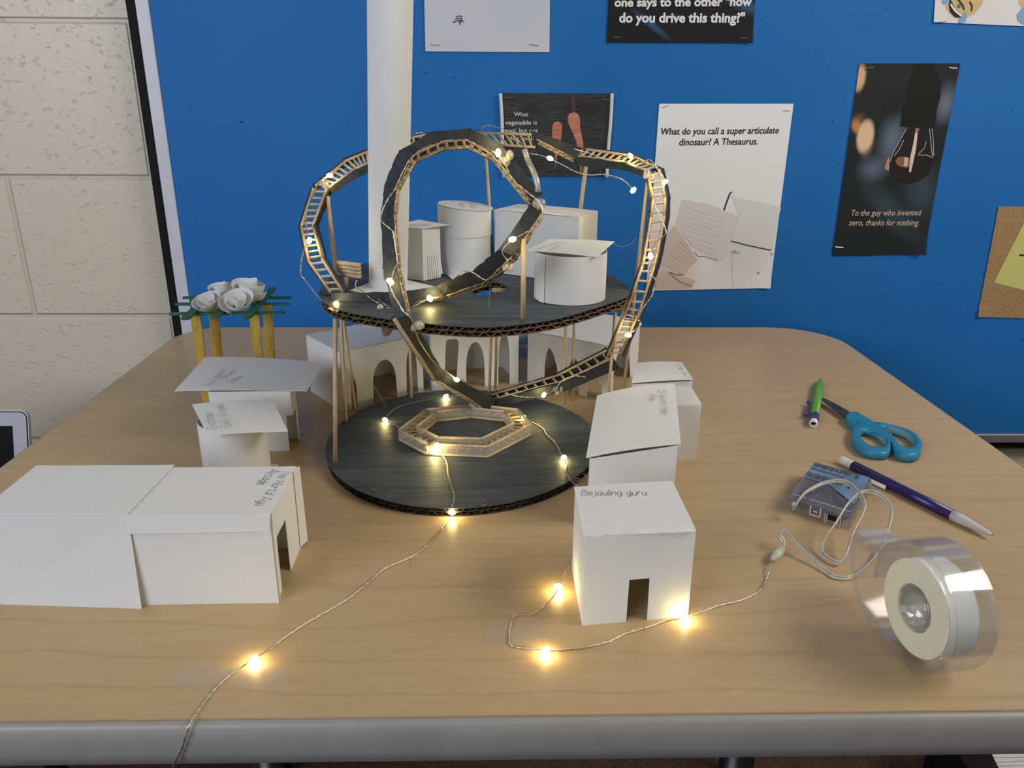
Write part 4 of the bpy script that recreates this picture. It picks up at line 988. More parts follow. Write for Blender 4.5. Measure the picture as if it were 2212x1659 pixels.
zx = lambda L: [(1760+x/2.911, y/2.911) for x, y in L]
p.poly('printed_face', zx([(815, -160), (1060, -60), (1055, 30), (1000, 90), (920, 130), (865, 105), (825, 60), (800, -60)]), (0.62, 0.47, 0.22), 1)
p.poly('printed_mouth', zx([(850, -10), (885, 55), (930, 95), (920, 112), (880, 108), (850, 75), (842, 30)]), (0.02, 0.015, 0.015), 2)
p.poly('printed_teeth', zx([(856, 18), (888, 62), (928, 94), (922, 108), (878, 72), (852, 34)]), (0.75, 0.75, 0.75), 3)
p.line('printed_eyes', zx([(900, -5), (930, 30), (940, 62)]), 0.0022, (0.06, 0.04, 0.03), 3)
p.line('printed_eyes', zx([(975, 10), (990, 40), (985, 70)]), 0.0022, (0.06, 0.04, 0.03), 3)
p.poly('printed_nose', zx([(897, 30), (912, 22), (923, 38), (910, 52), (897, 46)]), (0.16, 0.17, 0.20), 3)
p.poly('printed_tears', zx([(948, 70), (958, 100), (950, 135), (925, 146), (903, 142), (915, 118)]), (0.20, 0.42, 0.66), 4)
p.poly('printed_tears', zx([(803, -10), (850, -10), (848, 5), (818, 28), (806, 22)]), (0.20, 0.42, 0.66), 4)
p.poly('printed_face', zx([(1290, -60), (1500, -60), (1500, 60), (1310, 60), (1283, 20)]), (0.62, 0.47, 0.22), 1)
p.poly('printed_tears', zx([(1310, 45), (1360, 70), (1360, 150), (1310, 150), (1280, 125), (1275, 90)]), (0.20, 0.42, 0.66), 4)
p.staples([(2035, 47, 20, -3)])
p = Poster('small dark poster with two carrots, curling white at both sides, behind the coaster', [(1082, 201), (1321, 202), (1312, 381), (1090, 382)], blob_mat('print_boards', (0.05, 0.05, 0.05), [(0.25, 0.80, 0.16, 0.10, 0.2, (0.028, 0.028, 0.03), 0.2), (0.75, 0.82, .3, .12, 0, (0.03, 0.026, 0.024), .2)], streak=((5, 55, 1), [(0.35, (0.016, 0.017, 0.019)), (0.6, (0.055, 0.058, 0.060)), (0.75, (0.15, 0.145, 0.14))])), [(0, 1, .12, .002), (1, .5, .2, .002)])
zc = lambda L: [(1060+x/3.253, 180+y/3.253) for x, y in L]
p.mottled('printed_carrot', zc([(432, 310), (440, 280), (462, 268), (490, 274), (502, 300), (500, 345), (494, 400), (478, 450), (466, 520), (452, 590), (452, 520), (446, 450), (434, 390), (431, 340)]), (0.50, 0.19, 0.12), 1)
p.mottled('printed_carrot', zc([(540, 240), (556, 210), (588, 203), (616, 216), (628, 250), (628, 310), (640, 365), (652, 430), (646, 500), (640, 570), (636, 650), (630, 640), (626, 520), (612, 450), (590, 380), (562, 315), (546, 280)]), (0.55, 0.22, 0.15), 1)
for L in ([(578, 203), (574, 150), (577, 85)], [(586, 203), (592, 160), (584, 118)], [(578, 160), (604, 148)], [(580, 190), (606, 180)], [(455, 590), (440, 630)]): p.line('printed_stalk', zc(L), 0.0011, (0.20, 0.10, 0.05), 2)
p.text([('What', 1110, 251, 1141, 251, 9), ('vegetable is', 1091, 269, 1160, 269, 9), ('cool, but not', 1090, 286, 1162, 286, 9), ('that cool?', 1098, 303, 1154, 303, 9)], (0.62, 0.62, 0.62), bold=0.014)
for (x0, y0, x1, y1) in ((1081, 202, 1089, 383), (1322, 202, 1311, 383)):
    a, b_ = PY(x0, y0, YP-.003), PY(x1, y1, YP-.003); mb = MB(); mb.tube(smooth_path([a, a.lerp(b_, .3)+Vector((0.0006, 0, 0)), a.lerp(b_, .7)-Vector((0.0006, 0, 0)), b_], 4), 0.0024, 10); build('curled_edge', mb, pmat((0.74, 0.74, 0.75)), p.o, smooth=True)
p.staples([(1094, 211, 17, 0), (1308, 215, 16, 1)])
p = Poster('white dinosaur riddle poster with pale open books, right of the coaster', [(1424, 224), (1714, 224), (1663, 622), (1395, 628)], blob_mat('print_books_sheet', (0.88, 0.89, 0.90), [(0.10, 0.08, 0.42, 0.35, 0.3, (0.72, 0.64, 0.60), 0.1), (0.75, 0.25, 0.4, 0.25, 0, (0.75, 0.75, 0.75), 0.2)]), [(1, 0, .12, .004), (0, 0, .2, .001)])
p.text([('What do you call a super articulate', 1427, 291, 1682, 288, 15), ('dinosaur? A Thesaurus.', 1467, 314, 1637, 312, 15)], (0.02, 0.02, 0.022), bold=0.012, shear=0.08)
p.poly('printed_book', zc([(1345, 815), (1540, 850), (1740, 935), (1690, 1110), (1640, 1250), (1450, 1180), (1290, 1010)]), (0.74, 0.70, 0.67), 1)
p.poly('printed_book', zc([(1290, 1000), (1455, 1240), (1350, 1350), (1215, 1270), (1165, 1230), (1200, 1110)]), (0.70, 0.58, 0.51), 2)
p.poly('printed_book', zc([(1150, 1335), (1250, 1330), (1440, 1385), (1410, 1440), (1120, 1445)]), (0.69, 0.54, 0.46), 2)
p.poly('printed_book', zc([(1690, 790), (2040, 870), (1975, 1170), (1690, 1105), (1745, 930)]), (0.75, 0.75, 0.75), 2)
for k in range(7): p.line('printed_lines', zc([(1330-18*k+25, 1065+38*k*.55), (1420-10*k+10, 1160+24*k*.8)]), 0.0004, (0.54, 0.44, 0.385), 3)
for k in range(9): p.line('printed_lines', zc([(1370-6*k, 870+30*k), (1660-12*k, 960+30*k)]), 0.0003, (0.64, 0.60, 0.575), 3)
p.line('printed_lines', zc([(1640, 892), (1660, 830), (1682, 772), (1695, 764)]), 0.0022, (0.05, 0.05, 0.055), 3)
p.line('printed_lines', zc([(1690, 1108), (1780, 1133), (1960, 1172), (1975, 1165)]), 0.0014, (0.06, 0.06, 0.06), 3)
p.line('printed_lines', zc([(1430, 1180), (1455, 1215), (1500, 1215), (1600, 1245)]), 0.0009, (0.30, 0.24, 0.20), 3)
p.line('printed_lines', zc([(1360, 1345), (1300, 1345), (1255, 1325)]), 0.0012, (0.20, 0.10, 0.07), 3)
p.line('printed_lines', zc([(1250, 1330), (1330, 1395), (1410, 1425)]), 0.0014, (0.36, 0.22, 0.17), 3)
p.line('printed_lines', zc([(1703, 1198), (1705, 1180), (1718, 1176), (1726, 1190), (1722, 1198)]), 0.0009, (0.12, 0.10, 0.12), 3)
p.line('printed_lines', zc([(1742, 1178), (1744, 1184)]), 0.001, (0.1, 0.1, 0.1), 3); p.line('printed_lines', zc([(1742, 1192), (1744, 1198)]), 0.001, (0.1, 0.1, 0.1), 3)
p.line('printed_lines', zc([(1966, 1196), (1974, 1192), (1980, 1200), (1974, 1208), (1966, 1202)]), 0.0006, (0.15, 0.15, 0.15), 3)
p.line('printed_lines', zc([(1870, 1330), (1886, 1324), (1884, 1338), (1872, 1338)]), 0.0008, (0.2, 0.2, 0.22), 3)
p.line('printed_lines', zc([(1690, 1170), (1705, 1430)]), 0.0004, (0.45, 0.45, 0.46), 3)
p.staples([(1437, 230, 14, -4), (1700, 239, 16, 0)])
p = Poster('dark poster of a hanging filament bulb, beside the white dinosaur riddle poster', [(1857, 137), (2074, 137), (1994, 549), (1797, 553)], blob_mat('print_bokeh', (0.016, 0.020, 0.022), [
    (0.45, 0.62, 0.20, 0.20, -0.3, (0.12, 0.17, 0.23), 0.0), (0.93, 0.80, 0.16, 0.14, 0.0, (0.14, 0.18, 0.24), 0.0), (0.30, 0.47, 0.22, 0.10, 0.0, (0.11, 0.14, 0.21), 0.0), (0.85, 0.35, 0.30, 0.20, 0.3, (0.04, 0.065, 0.09), 0.0),
    (0.55, 0.25, 0.55, 0.12, 0.4, (0.035, 0.06, 0.075), 0.0), (0.40, 0.80, 0.18, 0.12, 0, (0.012, 0.015, 0.014), 0.0),
    (0.02, 0.93, 0.075, 0.085, 0.0, (0.72, 0.45, 0.24), 0.45), (0.07, 0.72, 0.10, 0.05, 0.0, (0.22, 0.08, 0.05), 0.1), (0.06, 0.69, 0.08, 0.045, 0.3, (0.55, 0.24, 0.10), 0.3), (0.19, 0.60, 0.10, 0.09, 0.2, (0.30, 0.15, 0.08), 0.2), (0.165, 0.64, 0.105, 0.10, -0.15, (0.78, 0.56, 0.36), 0.6)], rough=0.55), [(1, 0, .25, .007), (1, .25, .2, .002)])
p.poly('printed_socket', zx([(622, 402), (612, 470), (585, 520), (572, 640), (548, 680), (536, 795), (640, 800), (755, 798), (768, 690), (790, 610), (794, 520), (772, 460), (748, 402)]), (0.010, 0.012, 0.012), 1)
p.poly('printed_bulb', zx([(575, 808), (520, 910), (490, 960), (470, 1020), (470, 1065), (492, 1110), (540, 1145), (590, 1155), (650, 1142), (712, 1098), (745, 1030), (748, 960), (738, 808)]), (0.017, 0.016, 0.0155), 2)
p.poly('printed_bulb', zx([(575, 985), (530, 985), (505, 1010), (520, 1040), (560, 1055), (600, 1050), (605, 1000)]), (0.30, 0.13, 0.06), 3)
p.poly('printed_bulb', zx([(470, 985), (455, 1005), (440, 1050), (445, 1070), (470, 1070), (470, 1020)]), (0.52, 0.25, 0.16), 1)
p.poly('printed_filament', zx([(632, 830), (648, 832), (638, 930), (622, 1010), (604, 1085), (592, 1080), (602, 980), (620, 900)]), (0.75, 0.60, 0.52), 4)
p.poly('printed_filament', zx([(565, 990), (588, 992), (584, 1046), (558, 1044)]), (0.70, 0.48, 0.36), 4)
p.poly('printed_cap', zx([(630, 808), (656, 806), (656, 826), (632, 830)]), (0.45, 0.20, 0.13), 4)
for L in ([(575, 810), (520, 912), (492, 962), (472, 1020)], [(560, 880), (530, 940), (500, 980)], [(738, 808), (746, 900), (748, 980)], [(722, 810), (728, 880), (740, 980)], [(650, 975), (700, 975), (745, 990)], [(700, 890), (690, 930), (650, 970)]): p.line('printed_highlight', zx(L), 0.0010, (0.50, 0.47, 0.44), 4)
p.text([('To the guy who invented', 1838, 466, 1989, 465, 13), ('zero, thanks for nothing.', 1833, 487, 1985, 487, 13)], (0.62, 0.45, 0.33), bold=0.008, shear=0.12)
p.staples([(1879, 147, 18, -2), (2059, 147, 17, 1), (1813, 534, 17, 1), (1982, 536, 17, 1)])
cork = blob_mat('print_cork', (0.4, 0.26, 0.14), [], streak=((70, 60, 1), [(0.30, (0.20, 0.105, 0.048)), (0.5, (0.37, 0.23, 0.11)), (0.72, (0.50, 0.34, 0.18))]), rough=0.7)
p = Poster('cork-print poster with a yellow sticky note on it, at the right edge of the board', [(2157, 446), (2430, 446), (2400, 694), (2111, 684)], cork, [(0, 0, .1, .003)])
p.poly('printed_note', [(2147, 610), (2290, 648), (2380, 470), (2237, 432)], (0.60, 0.57, 0.19), 2)
p.line('printed_note_ink', [(2202, 551), (2230, 552), (2260, 549)], 0.0028, (0.05, 0.045, 0.03), 4)
a_, b_ = PY(754, 274, YB-.0006), PY(772, 275, YB-.0006)
tag(build('staple', MB().tube([a_+Vector((0, .001, 0)), a_, b_, b_+Vector((0, .001, 0))], 0.0004, 6), M['staple'], None, a_), 'lone staple left in bare blue board, left of the paper tube', 'staple')

# ================================================================== STATIONERY
# scissors
M['teal'] = plain('blue_handle_plastic', (0.018, 0.215, 0.37), 0.42, 0.05, 60)
M['pale_teal'] = plain('pale_blue_grip', (0.16, 0.36, 0.43), 0.55, 0.05, 60)
M['blade'] = plain('dark_steel_blade', (0.10, 0.105, 0.115), 0.35, 0.15, 100, metal=0.7)
S = thing('scissors', PZ(1880, 930), 'scissors with blue plastic loop handles, lying open-side right of the green pen', 'scissors')
zs5 = lambda L: [(1640+x/3.867, 780+y/3.867) for x, y in L]
def ring(name, outer, inner, z0, z1, mat, parent, n=48, shrink=0.0):
    O = smooth_path([PZ(x, y, z1*0.7) for x, y in outer], 8, True); I = smooth_path([PZ(x, y, z1*0.7) for x, y in inner], 8, True)
    ci = sum(I, Vector())/len(I)
    def rs(L):   # resample by angle about the hole centre
        res = []
        for k in range(n):
            an = 2*math.pi*k/n; d = Vector((math.cos(an), math.sin(an), 0)); best = None
            for a, b_ in zip(L, L[1:]+L[:1]):
                e = b_-a; den = d.x*e.y-d.y*e.x
                if abs(den) < 1e-12: continue
                r = a-ci; s = (r.x*e.y-r.y*e.x)/den; u = (r.x*d.y-r.y*d.x)/den
                if s > 0 and -1e-6 <= u <= 1+1e-6 and (best is None or s > best): best = s
            res.append(ci + d*(best if best else 0.005))
        return res
    O, I = rs(O), rs(I); mb = MB(); prof = [(0.0, 0.15), (0.0, 0.85), (0.18, 1.0), (0.82, 1.0), (1.0, 0.85), (1.0, 0.15), (0.82, 0.0), (0.18, 0.0)]; k = len(prof)
    for o_, i_ in zip(O, I):
        for u, w in prof: q = i_.lerp(o_, u); mb.v.append(Vector((q.x, q.y, z0+(z1-z0)*w)))
    mb.f += [(a*k+j, ((a+1) % n)*k+j, ((a+1) % n)*k+(j+1) % k, a*k+(j+1) % k) for a in range(n) for j in range(k)]
    r_ = build(name, mb, mat, parent, smooth=True)
    lin = MB(); 
    for i_, o_ in zip(I, O):
        for w in (0.12, 0.5, 0.9): q = i_.lerp(o_, 0.02 if w == .5 else 0.05) - (o_-i_).normalized()*0.0003; lin.v.append(Vector((q.x, q.y, z0+(z1-z0)*w)))
    lin.f += [(a*3+j, ((a+1) % n)*3+j, ((a+1) % n)*3+j+1, a*3+j+1) for a in range(n) for j in (0, 1)]
    build('grip_lining', lin, M['pale_teal'], r_, smooth=True)
    return r_
h1 = ring('handle', zs5([(800, 535), (775, 650), (850, 745), (950, 778), (1075, 780), (1097, 710), (1055, 620), (960, 560), (880, 525)]), zs5([(842, 640), (880, 690), (950, 722), (1040, 722), (1062, 690), (1040, 655), (985, 618), (920, 590), (860, 590)]), 0.0006, 0.0085, M['teal'], S)
h2 = ring('handle', zs5([(960, 520), (1100, 550), (1250, 592), (1340, 655), (1357, 730), (1320, 795), (1200, 795), (1125, 750), (1098, 660), (1040, 600), (960, 555)]), zs5([(1030, 560), (1120, 568), (1210, 595), (1285, 650), (1296, 705), (1262, 738), (1195, 728), (1145, 680), (1100, 620), (1050, 590)]), 0.0006, 0.0095, M['teal'], S)
for (pts, hh, z0, z1) in (([(722, 470), (745, 440), (820, 437), (860, 465), (940, 510), (1000, 560), (1060, 600), (1110, 650), (1140, 655), (1135, 690), (1100, 690), (1000, 600), (880, 545), (800, 510), (730, 490)], h2, 0.0040, 0.0090),
                     ([(718, 480), (800, 520), (880, 560), (850, 590), (800, 600), (790, 560), (735, 520)], h1, 0.0006, 0.0075)):
    build('handle_neck', MB().prism([PZ(x, y, (z0+z1)/2) - Vector((0, 0, (z1-z0)/2)) for x, y in zs5(pts)], (0, 0, z1-z0)), M['teal'], hh, bevel=0.0012)
build('blade', MB().prism([PZ(x, y, 0.0045) for x, y in zs5([(512, 316), (524, 312), (560, 325), (660, 375), (755, 432), (722, 470), (640, 420), (560, 360)])], (0, 0, 0.0012)), M['blade'], S, bevel=0.0002)
build('blade', MB().prism([PZ(x, y, 0.0028) for x, y in zs5([(512, 322), (620, 400), (690, 460), (735, 500), (745, 470), (660, 400)])], (0, 0, 0.0012)), M['blade'], S, bevel=0.0002)

# pens
M['lime'] = plain('green_pen_plastic', (0.12, 0.34, 0.04), 0.4, 0.05, 80); M['violet'] = plain('violet_plastic', (0.075, 0.035, 0.24), 0.35, 0.06, 80)
M['indigo'] = plain('dark_violet_barrel', (0.030, 0.016, 0.120), 0.25, 0.06, 80); M['frost'] = plain('frosted_white_plastic', (0.62, 0.60, 0.58), 0.4, 0.04, 150)
M['eraser'] = plain('white_eraser', (0.74, 0.70, 0.63), 0.8, 0.05, 150)
def pen(label, t0, t1, r, cols, segs, clipn):
    a, b_ = PZ(*t0, r), PZ(*t1, r); L = (b_-a).length; ax_ = (b_-a).normalized(); o = thing('mechanical_pencil', (a+b_)/2-Vector((0, 0, r)), label, 'pencil')
    for nm, prof, mt in segs: build(nm, MB().lathe([(rr*r, h*L) for rr, h in prof], a, ax_, 20), mt, o, smooth=True)
    return o, a, ax_, L
o, a_, ax_, L = pen('short bright green mechanical pencil with violet clip, lying by the scissors\' tip', (1773, 818), (1757, 917), 0.0046, None, [
    ('barrel', [(0.02, 0.0), (0.35, 0.02), (0.95, 0.16), (1, 0.17), (1, 0.83), (0.02, 0.83)], M['lime']), ('collar', [(0.02, 0.83), (1.0, 0.83), (1.02, 0.93), (0.9, 0.95)], M['violet']),
    ('end_ring', [(0.9, 0.945), (0.92, 0.99), (0.6, 1.0), (0.55, 0.96)], M['eraser']), ('end_plug', [(0.56, 0.965), (0.3, 0.968), (0.02, 0.97)], M['gap'])], None)
sd = ax_.cross(Vector((0, 0, 1))).normalized()
p0 = a_+ax_*L*0.58-sd*0.0072; build('clip', MB().tube([p0+sd*0.003, p0, p0+ax_*L*0.25, p0+ax_*L*0.27+sd*0.003], 0.0016, 8, squash=(0.8, 1.2)), M['violet'], o, smooth=True)
if (p0-CAM).dot(RIGHT) > (a_+ax_*L*0.58-CAM).dot(RIGHT):
    for ch in o.children:
        if ch.name.startswith('clip'):
            for v in ch.data.vertices: v.co = v.co + sd*0.0144
o, a_, ax_, L = pen('long dark violet mechanical pencil with white eraser and frosted tip, right of the battery case', (1815, 992), (2148, 1158), 0.0044, None, [
    ('eraser', [(0.02, 0.0), (0.75, 0.004), (0.88, 0.02), (0.86, 0.07), (0.80, 0.075)], M['eraser']), ('collar', [(0.9, 0.072), (0.95, 0.075), (0.95, 0.10), (0.9, 0.10)], M['frost']),
    ('barrel', [(0.02, 0.098), (1.0, 0.10), (1.0, 0.765), (0.02, 0.766)], M['indigo']), ('tip', [(0.02, 0.762), (1.0, 0.763), (0.96, 0.82), (0.70, 0.90), (0.38, 0.965), (0.22, 0.985), (0.02, 0.986)], M['frost']),
    ('lead_point', [(0.10, 0.984), (0.09, 1.006), (0.01, 1.008)], M['steel'])], None)
cl = MB().slab([PZ(1880, 1036, .0055), PZ(1914, 1052, .0055), PZ(1911, 1059, .0055), PZ(1878, 1044, .0055)], UPZ, 0.0012); build('clip', cl, M['frost'], o, bevel=0.0003)
mb = MB(); text_on(mb, "0.7mm", PZ(1908, 1056, .0069), PZ(1884, 1045, .0069), PZ(1890, 1050, .0069)-PZ(1892, 1046, .0069), 0.01); build('printed_text', mb, M['ink'], o)

# battery case
fl, fr_, = Vector((0.2372, 0.5619, 0)), Vector((0.2754, 0.5296, 0)); dp = Vector((0.0425, 0.0590, 0)); H = 0.0165
M['casedark'] = clear('smoky_case_plastic', (0.80, 0.81, 0.86), 0.06, 0.15, 0.30, (0.30, 0.30, 0.34))
M['case'] = clear('clear_case_plastic', (0.93, 0.92, 0.92), 0.06, 0.12, 0.16, (0.60, 0.57, 0.55))
B = thing('battery_case', (fl+fr_+dp)*0.5+fl*0.0+Vector((0.0, 0, 0)), 'clear plastic battery case with blue printed film wrapped over its lid', 'battery case')
up = lambda p, z: Vector((p.x, p.y, z))
def inset(k):
    c = (fl+fr_)*0.5+dp*0.5; return [c+(p-c)*k for p in (fl, fr_, fr_+dp, fl+dp)]
q = inset(0.985); mb = MB(); mb.hexa([up(p, 0.0005) for p in q]+[up(p, 0.0105) for p in q]); build('case_body', mb, M['case'], B, bevel=0.0012)
q = inset(1.0); q2 = inset(0.95); mb = MB(); mb.hexa([up(p, 0.0102) for p in q]+[up(p, H) for p in q2]); lid_ = build('lid', mb, M['casedark'], B, bevel=0.0014)
e1 = (fr_-fl).normalized(); e2 = dp.normalized()
for k, nm in enumerate(('battery',)*3):
    a = fl+e1*(0.010+0.0150*k)+e2*0.011+Vector((0, 0, 0.0075)); build('battery', MB().cyl(a, a+e2*0.050, 0.0066, n=18), plain('battery_sleeve_%d' % k, (0.05, 0.05, 0.06), 0.35, 0.1, 100), B, smooth=True)
fo = -e2*0.0006
def front(u, z): return fl*(1-u)+fr_*u+fo+Vector((0, 0, z))
mb = MB()
for (u0, z0, u1, z1) in ((0.36, 0.0035, 0.38, 0.0115), (0.36, 0.0035, 0.54, 0.0045), (0.52, 0.0035, 0.54, 0.0115), (0.42, 0.007, 0.48, 0.008), (0.60, 0.001, 0.61, 0.009), (0.63, 0.001, 0.64, 0.009), (0.80, 0.001, 0.81, 0.009), (0.84, 0.001, 0.85, 0.009)):
    mb.slab([front(u0, z0), front(u1, z0), front(u1, z1), front(u0, z1)], -e2, 0.0006)
build('latch', mb, M['frost'], B)
mb = MB().slab([front(0.65, 0.0045), front(0.77, 0.0045), front(0.77, 0.0085), front(0.65, 0.0085)], -e2, 0.0008); build('switch', mb, M['gap'], B)
mb = MB().cyl(front(0.12, 0.0085), front(0.12, 0.0085)-e2*0.002, 0.0022, n=14); build('cable_grommet', mb, M['frost'], B, smooth=True)
M['film'] = plain('blue_printed_film', (0.17, 0.27, 0.40), 0.16, 0.22, 70, spec=0.7)
fm = MB(); zt2 = H+0.0004
L0 = lambda u, v, dz=0: fl*(1-u)+fr_*u+dp*v+Vector((0, 0, zt2+dz))
gn = 10
def film_edge(u): return 0.47 if u < 0.45 else (0.47-(u-0.45)*0.62)
for j in range(gn+1):
    for i in range(gn+1):
        u = 0.035+0.925*i/gn; v0 = film_edge(u); v = v0+(0.94-v0)*j/gn
        fm.v.append(L0(u, v, 0.0007*abs(math.sin(u*9+v*7))*(1 if u > .6 else .15)))
fm.f = [(j*(gn+1)+i, j*(gn+1)+i+1, (j+1)*(gn+1)+i+1, (j+1)*(gn+1)+i) for j in range(gn) for i in range(gn)]
film = build('wrapper_film', fm, M['film'], B, smooth=True)
tx = MB()
for (s, v, u0, u1, cap) in (("Lantec", 0.80, 0.80, 0.06, 0.0078), ("instruments", 0.66, 0.62, 0.06, 0.0040), ("Lantec", 0.50, 0.78, 0.04, 0.0085)):
    text_on(tx, s, L0(u0, v+0.10, 0.0011), L0(u1, v+0.10, 0.0011), -e2*cap, 0.01)
build('printed_text', tx, M['ink'], film)
ln = MB()
for v in (0.905, 0.745, 0.615, 0.47+0.03): ln.slab([L0(0.04, v, 0.0009), L0(0.6, v, 0.0009), L0(0.6, v+0.008, 0.0009), L0(0.04, v+0.008, 0.0009)], UPZ, 0.0001)
build('printed_lines', ln, M['ink'], film)

# clear case seen through the gap between the back arcades
c = PZ(1128, 800); c = Vector((0.036, 0.985, 0))
o = thing('plastic_case', c, 'small blue and clear plastic case glimpsed between the middle and right arched buildings', 'plastic case')
mb = MB().box((c.x-0.03, c.y-0.02, 0.0003), (c.x+0.03, c.y+0.02, 0.016)); build('case_body', mb, M['case'], o, bevel=0.002)
mb = MB().box((c.x-0.03, c.y-0.021, 0.0165), (c.x+0.03, c.y+0.02, 0.028)); build('lid', mb, M['film'], o, bevel=0.002)

# tape strips stuck to the table
def strip(label, px, mat=M['tape']):
    P = [PZ(x, y, 0.0003) for x, y in px]; c = sum(P, Vector())/len(P); c.z = 0
    o = build('tape_strip', MB().prism(P, (0, 0, 0.00012)), mat, None, c); tag(o, label, 'tape', 'strips of clear tape on the table')
strip('clear tape strip across the light wire near the table\'s front left', [(362, 1482), (395, 1442), (430, 1436), (500, 1440), (629, 1443), (626, 1466), (618, 1491), (480, 1489)])
strip('clear tape strip over the wire bend in front of the doorway cube', [(1046, 1358), (1100, 1344), (1168, 1339), (1176, 1358), (1185, 1379), (1100, 1394), (1046, 1400)])

# ================================================================== TAPE DISPENSER
nrm = Vector((-0.99, -0.14, 0)).normalized(); tv = Vector((-0.14, 0.99, 0)).normalized()
f1 = PZ(1882, 1350); T0 = f1 - tv*0.0235 + nrm*0.002          # ground point under the roll centre, near side
TD = thing('tape_dispenser', T0-nrm*0.012, 'clear plastic tape dispenser holding a roll of matte tape, at the table\'s front right', 'tape dispenser')
lean = Vector((0, 0, 1))
def tp(t_, z, w=0.0): return T0 + tv*t_ + lean*z - nrm*w      # w runs into the dispenser, away from its near face
RC_, ZC, CT = 0.0372, 0.0384, -0.0095; TW = 0.0240
pr = [(0.052, 0.0500), (0.0560, 0.0440), (0.0530, 0.030), (0.0430, 0.014), (0.0290, 0.0050), (0.0240, 0.0), (0.0180, 0.0), (0.0150, 0.0035), (-0.0080, 0.0030), (-0.0130, 0.0), (-0.0195, 0.0)]
for k in range(0, 23):
    an = math.radians(-106-k*(196+66)/22*1.0); pr.append((CT+RC_*math.cos(an), ZC+RC_*math.sin(an)))
pr += [(0.026, 0.0520), (0.036, 0.0490), (0.044, 0.0488)]
pr2 = [pr[0]]
rim = MB(); n = len(pr)
for (t_, z) in pr: rim.v += [tp(t_, z, 0), tp(t_, z, TW)]
rim.f = [(2*i, 2*((i+1) % n), 2*((i+1) % n)+1, 2*i+1) for i in range(n)]
body = build('body', rim, M['plastic'], TD, smooth=True, solid=0.0013)
md = body.modifiers.new('Edge', 'EDGE_SPLIT'); md.split_angle = math.radians(40)
# far side plate and narrow near lip
cN = Vector((0.004, 0.034))
mb = MB(); mb.prism([tp(t_, z, TW) for t_, z in pr], -nrm*0.0012); build('side_plate', mb, M['plastic'], TD)
lipv = MB()
for (t_, z) in pr:
    d = Vector((t_, z))-cN; i_ = cN+d*0.90; lipv.v += [tp(t_, z, 0), tp(i_.x, i_.y, 0)]
lipv.f = [(2*i, 2*((i+1) % n), 2*((i+1) % n)+1, 2*i+1) for i in range(n)]
build('lip', lipv, M['plastic'], TD, solid=0.0012)
# flat bridge and toothed cutter at the nose
mb = MB(); mb.slab([tp(0.046, 0.0505, 0.001), tp(0.053, 0.0505, 0.001), tp(0.053, 0.0505, TW-.001), tp(0.046, 0.0505, TW-.001)], UPZ, 0.0012); build('bridge', mb, M['plastic'], TD)
mb = MB(); tt = 16
for k in range(tt):
    w0 = 0.001+(TW-.002)*k/tt; w1 = 0.001+(TW-.002)*(k+1)/tt
    mb.add([tp(0.0525, 0.0517, w0), tp(0.0525, 0.0517, w1), tp(0.0565, 0.0522, (w0+w1)/2)], [(0, 1, 2)])
build('cutter', mb, M['plastic'], TD, solid=0.0006)
# roll
M['roll'] = plain('matte_tape_roll', (0.82, 0.82, 0.76), 0.5, 0.05, 200)
M['rollside'] = plain('tape_roll_side', (0.72, 0.69, 0.53), 0.55, 0.05, 300)
cR = tp(CT, ZC-0.0020, 0.0022); rl = thing  # roll stays a part of the dispenser
RO, RI = 0.0286, 0.0135
rollo = build('tape_roll', MB().lathe([(RO, 0.0002), (RO, 0.0188)], cR, -nrm, 64), M['roll'], TD, smooth=True)
build('roll_side', MB().lathe([(RI, 0.0), (RO, 0.0), (RO, 0.0006)], cR, -nrm, 64).lathe([(RI, 0.0), (RI, 0.019), (RO, 0.019), (RO, 0.0184)], cR, -nrm, 64), M['rollside'], rollo)
build('core', MB().lathe([(RI, -0.0012), (RI+0.0006, -0.0012), (RI+0.0006, 0.0), (RI, 0.0), (RI, 0.0195), (RI-0.0014, 0.0195), (RI-0.0014, -0.0012), (RI, -0.0012)], cR, -nrm, 48), M['plastic'], TD, smooth=True)
build('hub', MB().lathe([(0.0104, -0.0018), (0.0118, -0.0018), (0.0118, TW-.003), (0.0104, TW-.003), (0.0104, -0.0018)], cR, -nrm, 48), M['plastic'], TD, smooth=True)
# tape tongue running to the cutter
mb = MB(); arc = [(CT+0.0292*math.cos(math.radians(a)), ZC-.002+0.0292*math.sin(math.radians(a))) for a in (78, 66, 56)] + [(0.020, 0.0560), (0.032, 0.0530), (0.040, 0.0522), (0.0535, 0.0524)]
for (t_, z) in arc: mb.v += [tp(t_, z+.0003, 0.0035), tp(t_, z+.0003, 0.0215)]
mb.f = [(2*i, 2*i+2, 2*i+3, 2*i+1) for i in range(len(arc)-1)]
build('tape_tongue', mb, M['tape'], rollo, smooth=True)

# ================================================================== LAPTOP ON A STOOL, LEFT OF THE TABLE
M['bezel'] = plain('silver_grey_shell', (0.42, 0.42, 0.46), 0.4, 0.03, 60); M['screen'] = plain('dark_screen', (0.002, 0.002, 0.0025), 0.12, 0.05, 20); 
M['shell'] = plain('pale_shell_edge', (0.66, 0.67, 0.68), 0.35, 0.03, 60)
YL = 0.850
tr = PY(60, 887, YL); xr, ztp = tr.x, tr.z; Wd, Hd = 0.29, 0.19; zl = ztp-Hd; xl = xr-Wd
LP = thing('laptop', (xr-Wd/2, YL, zl), 'open laptop with pale bezel and black screen, low at the table\'s left edge', 'laptop')
def rr_face(x0, z0, x1, z1, r, y):
    return [Vector((x, y, z)) for x, z in round_rect(x0, z0, x1, z1, (r*.3, r, r, r*.3), 6)]
build('lid', MB().prism(rr_face(xl, zl, xr, ztp, 0.0085, YL), (0, 0.005, 0)), M['shell'], LP)
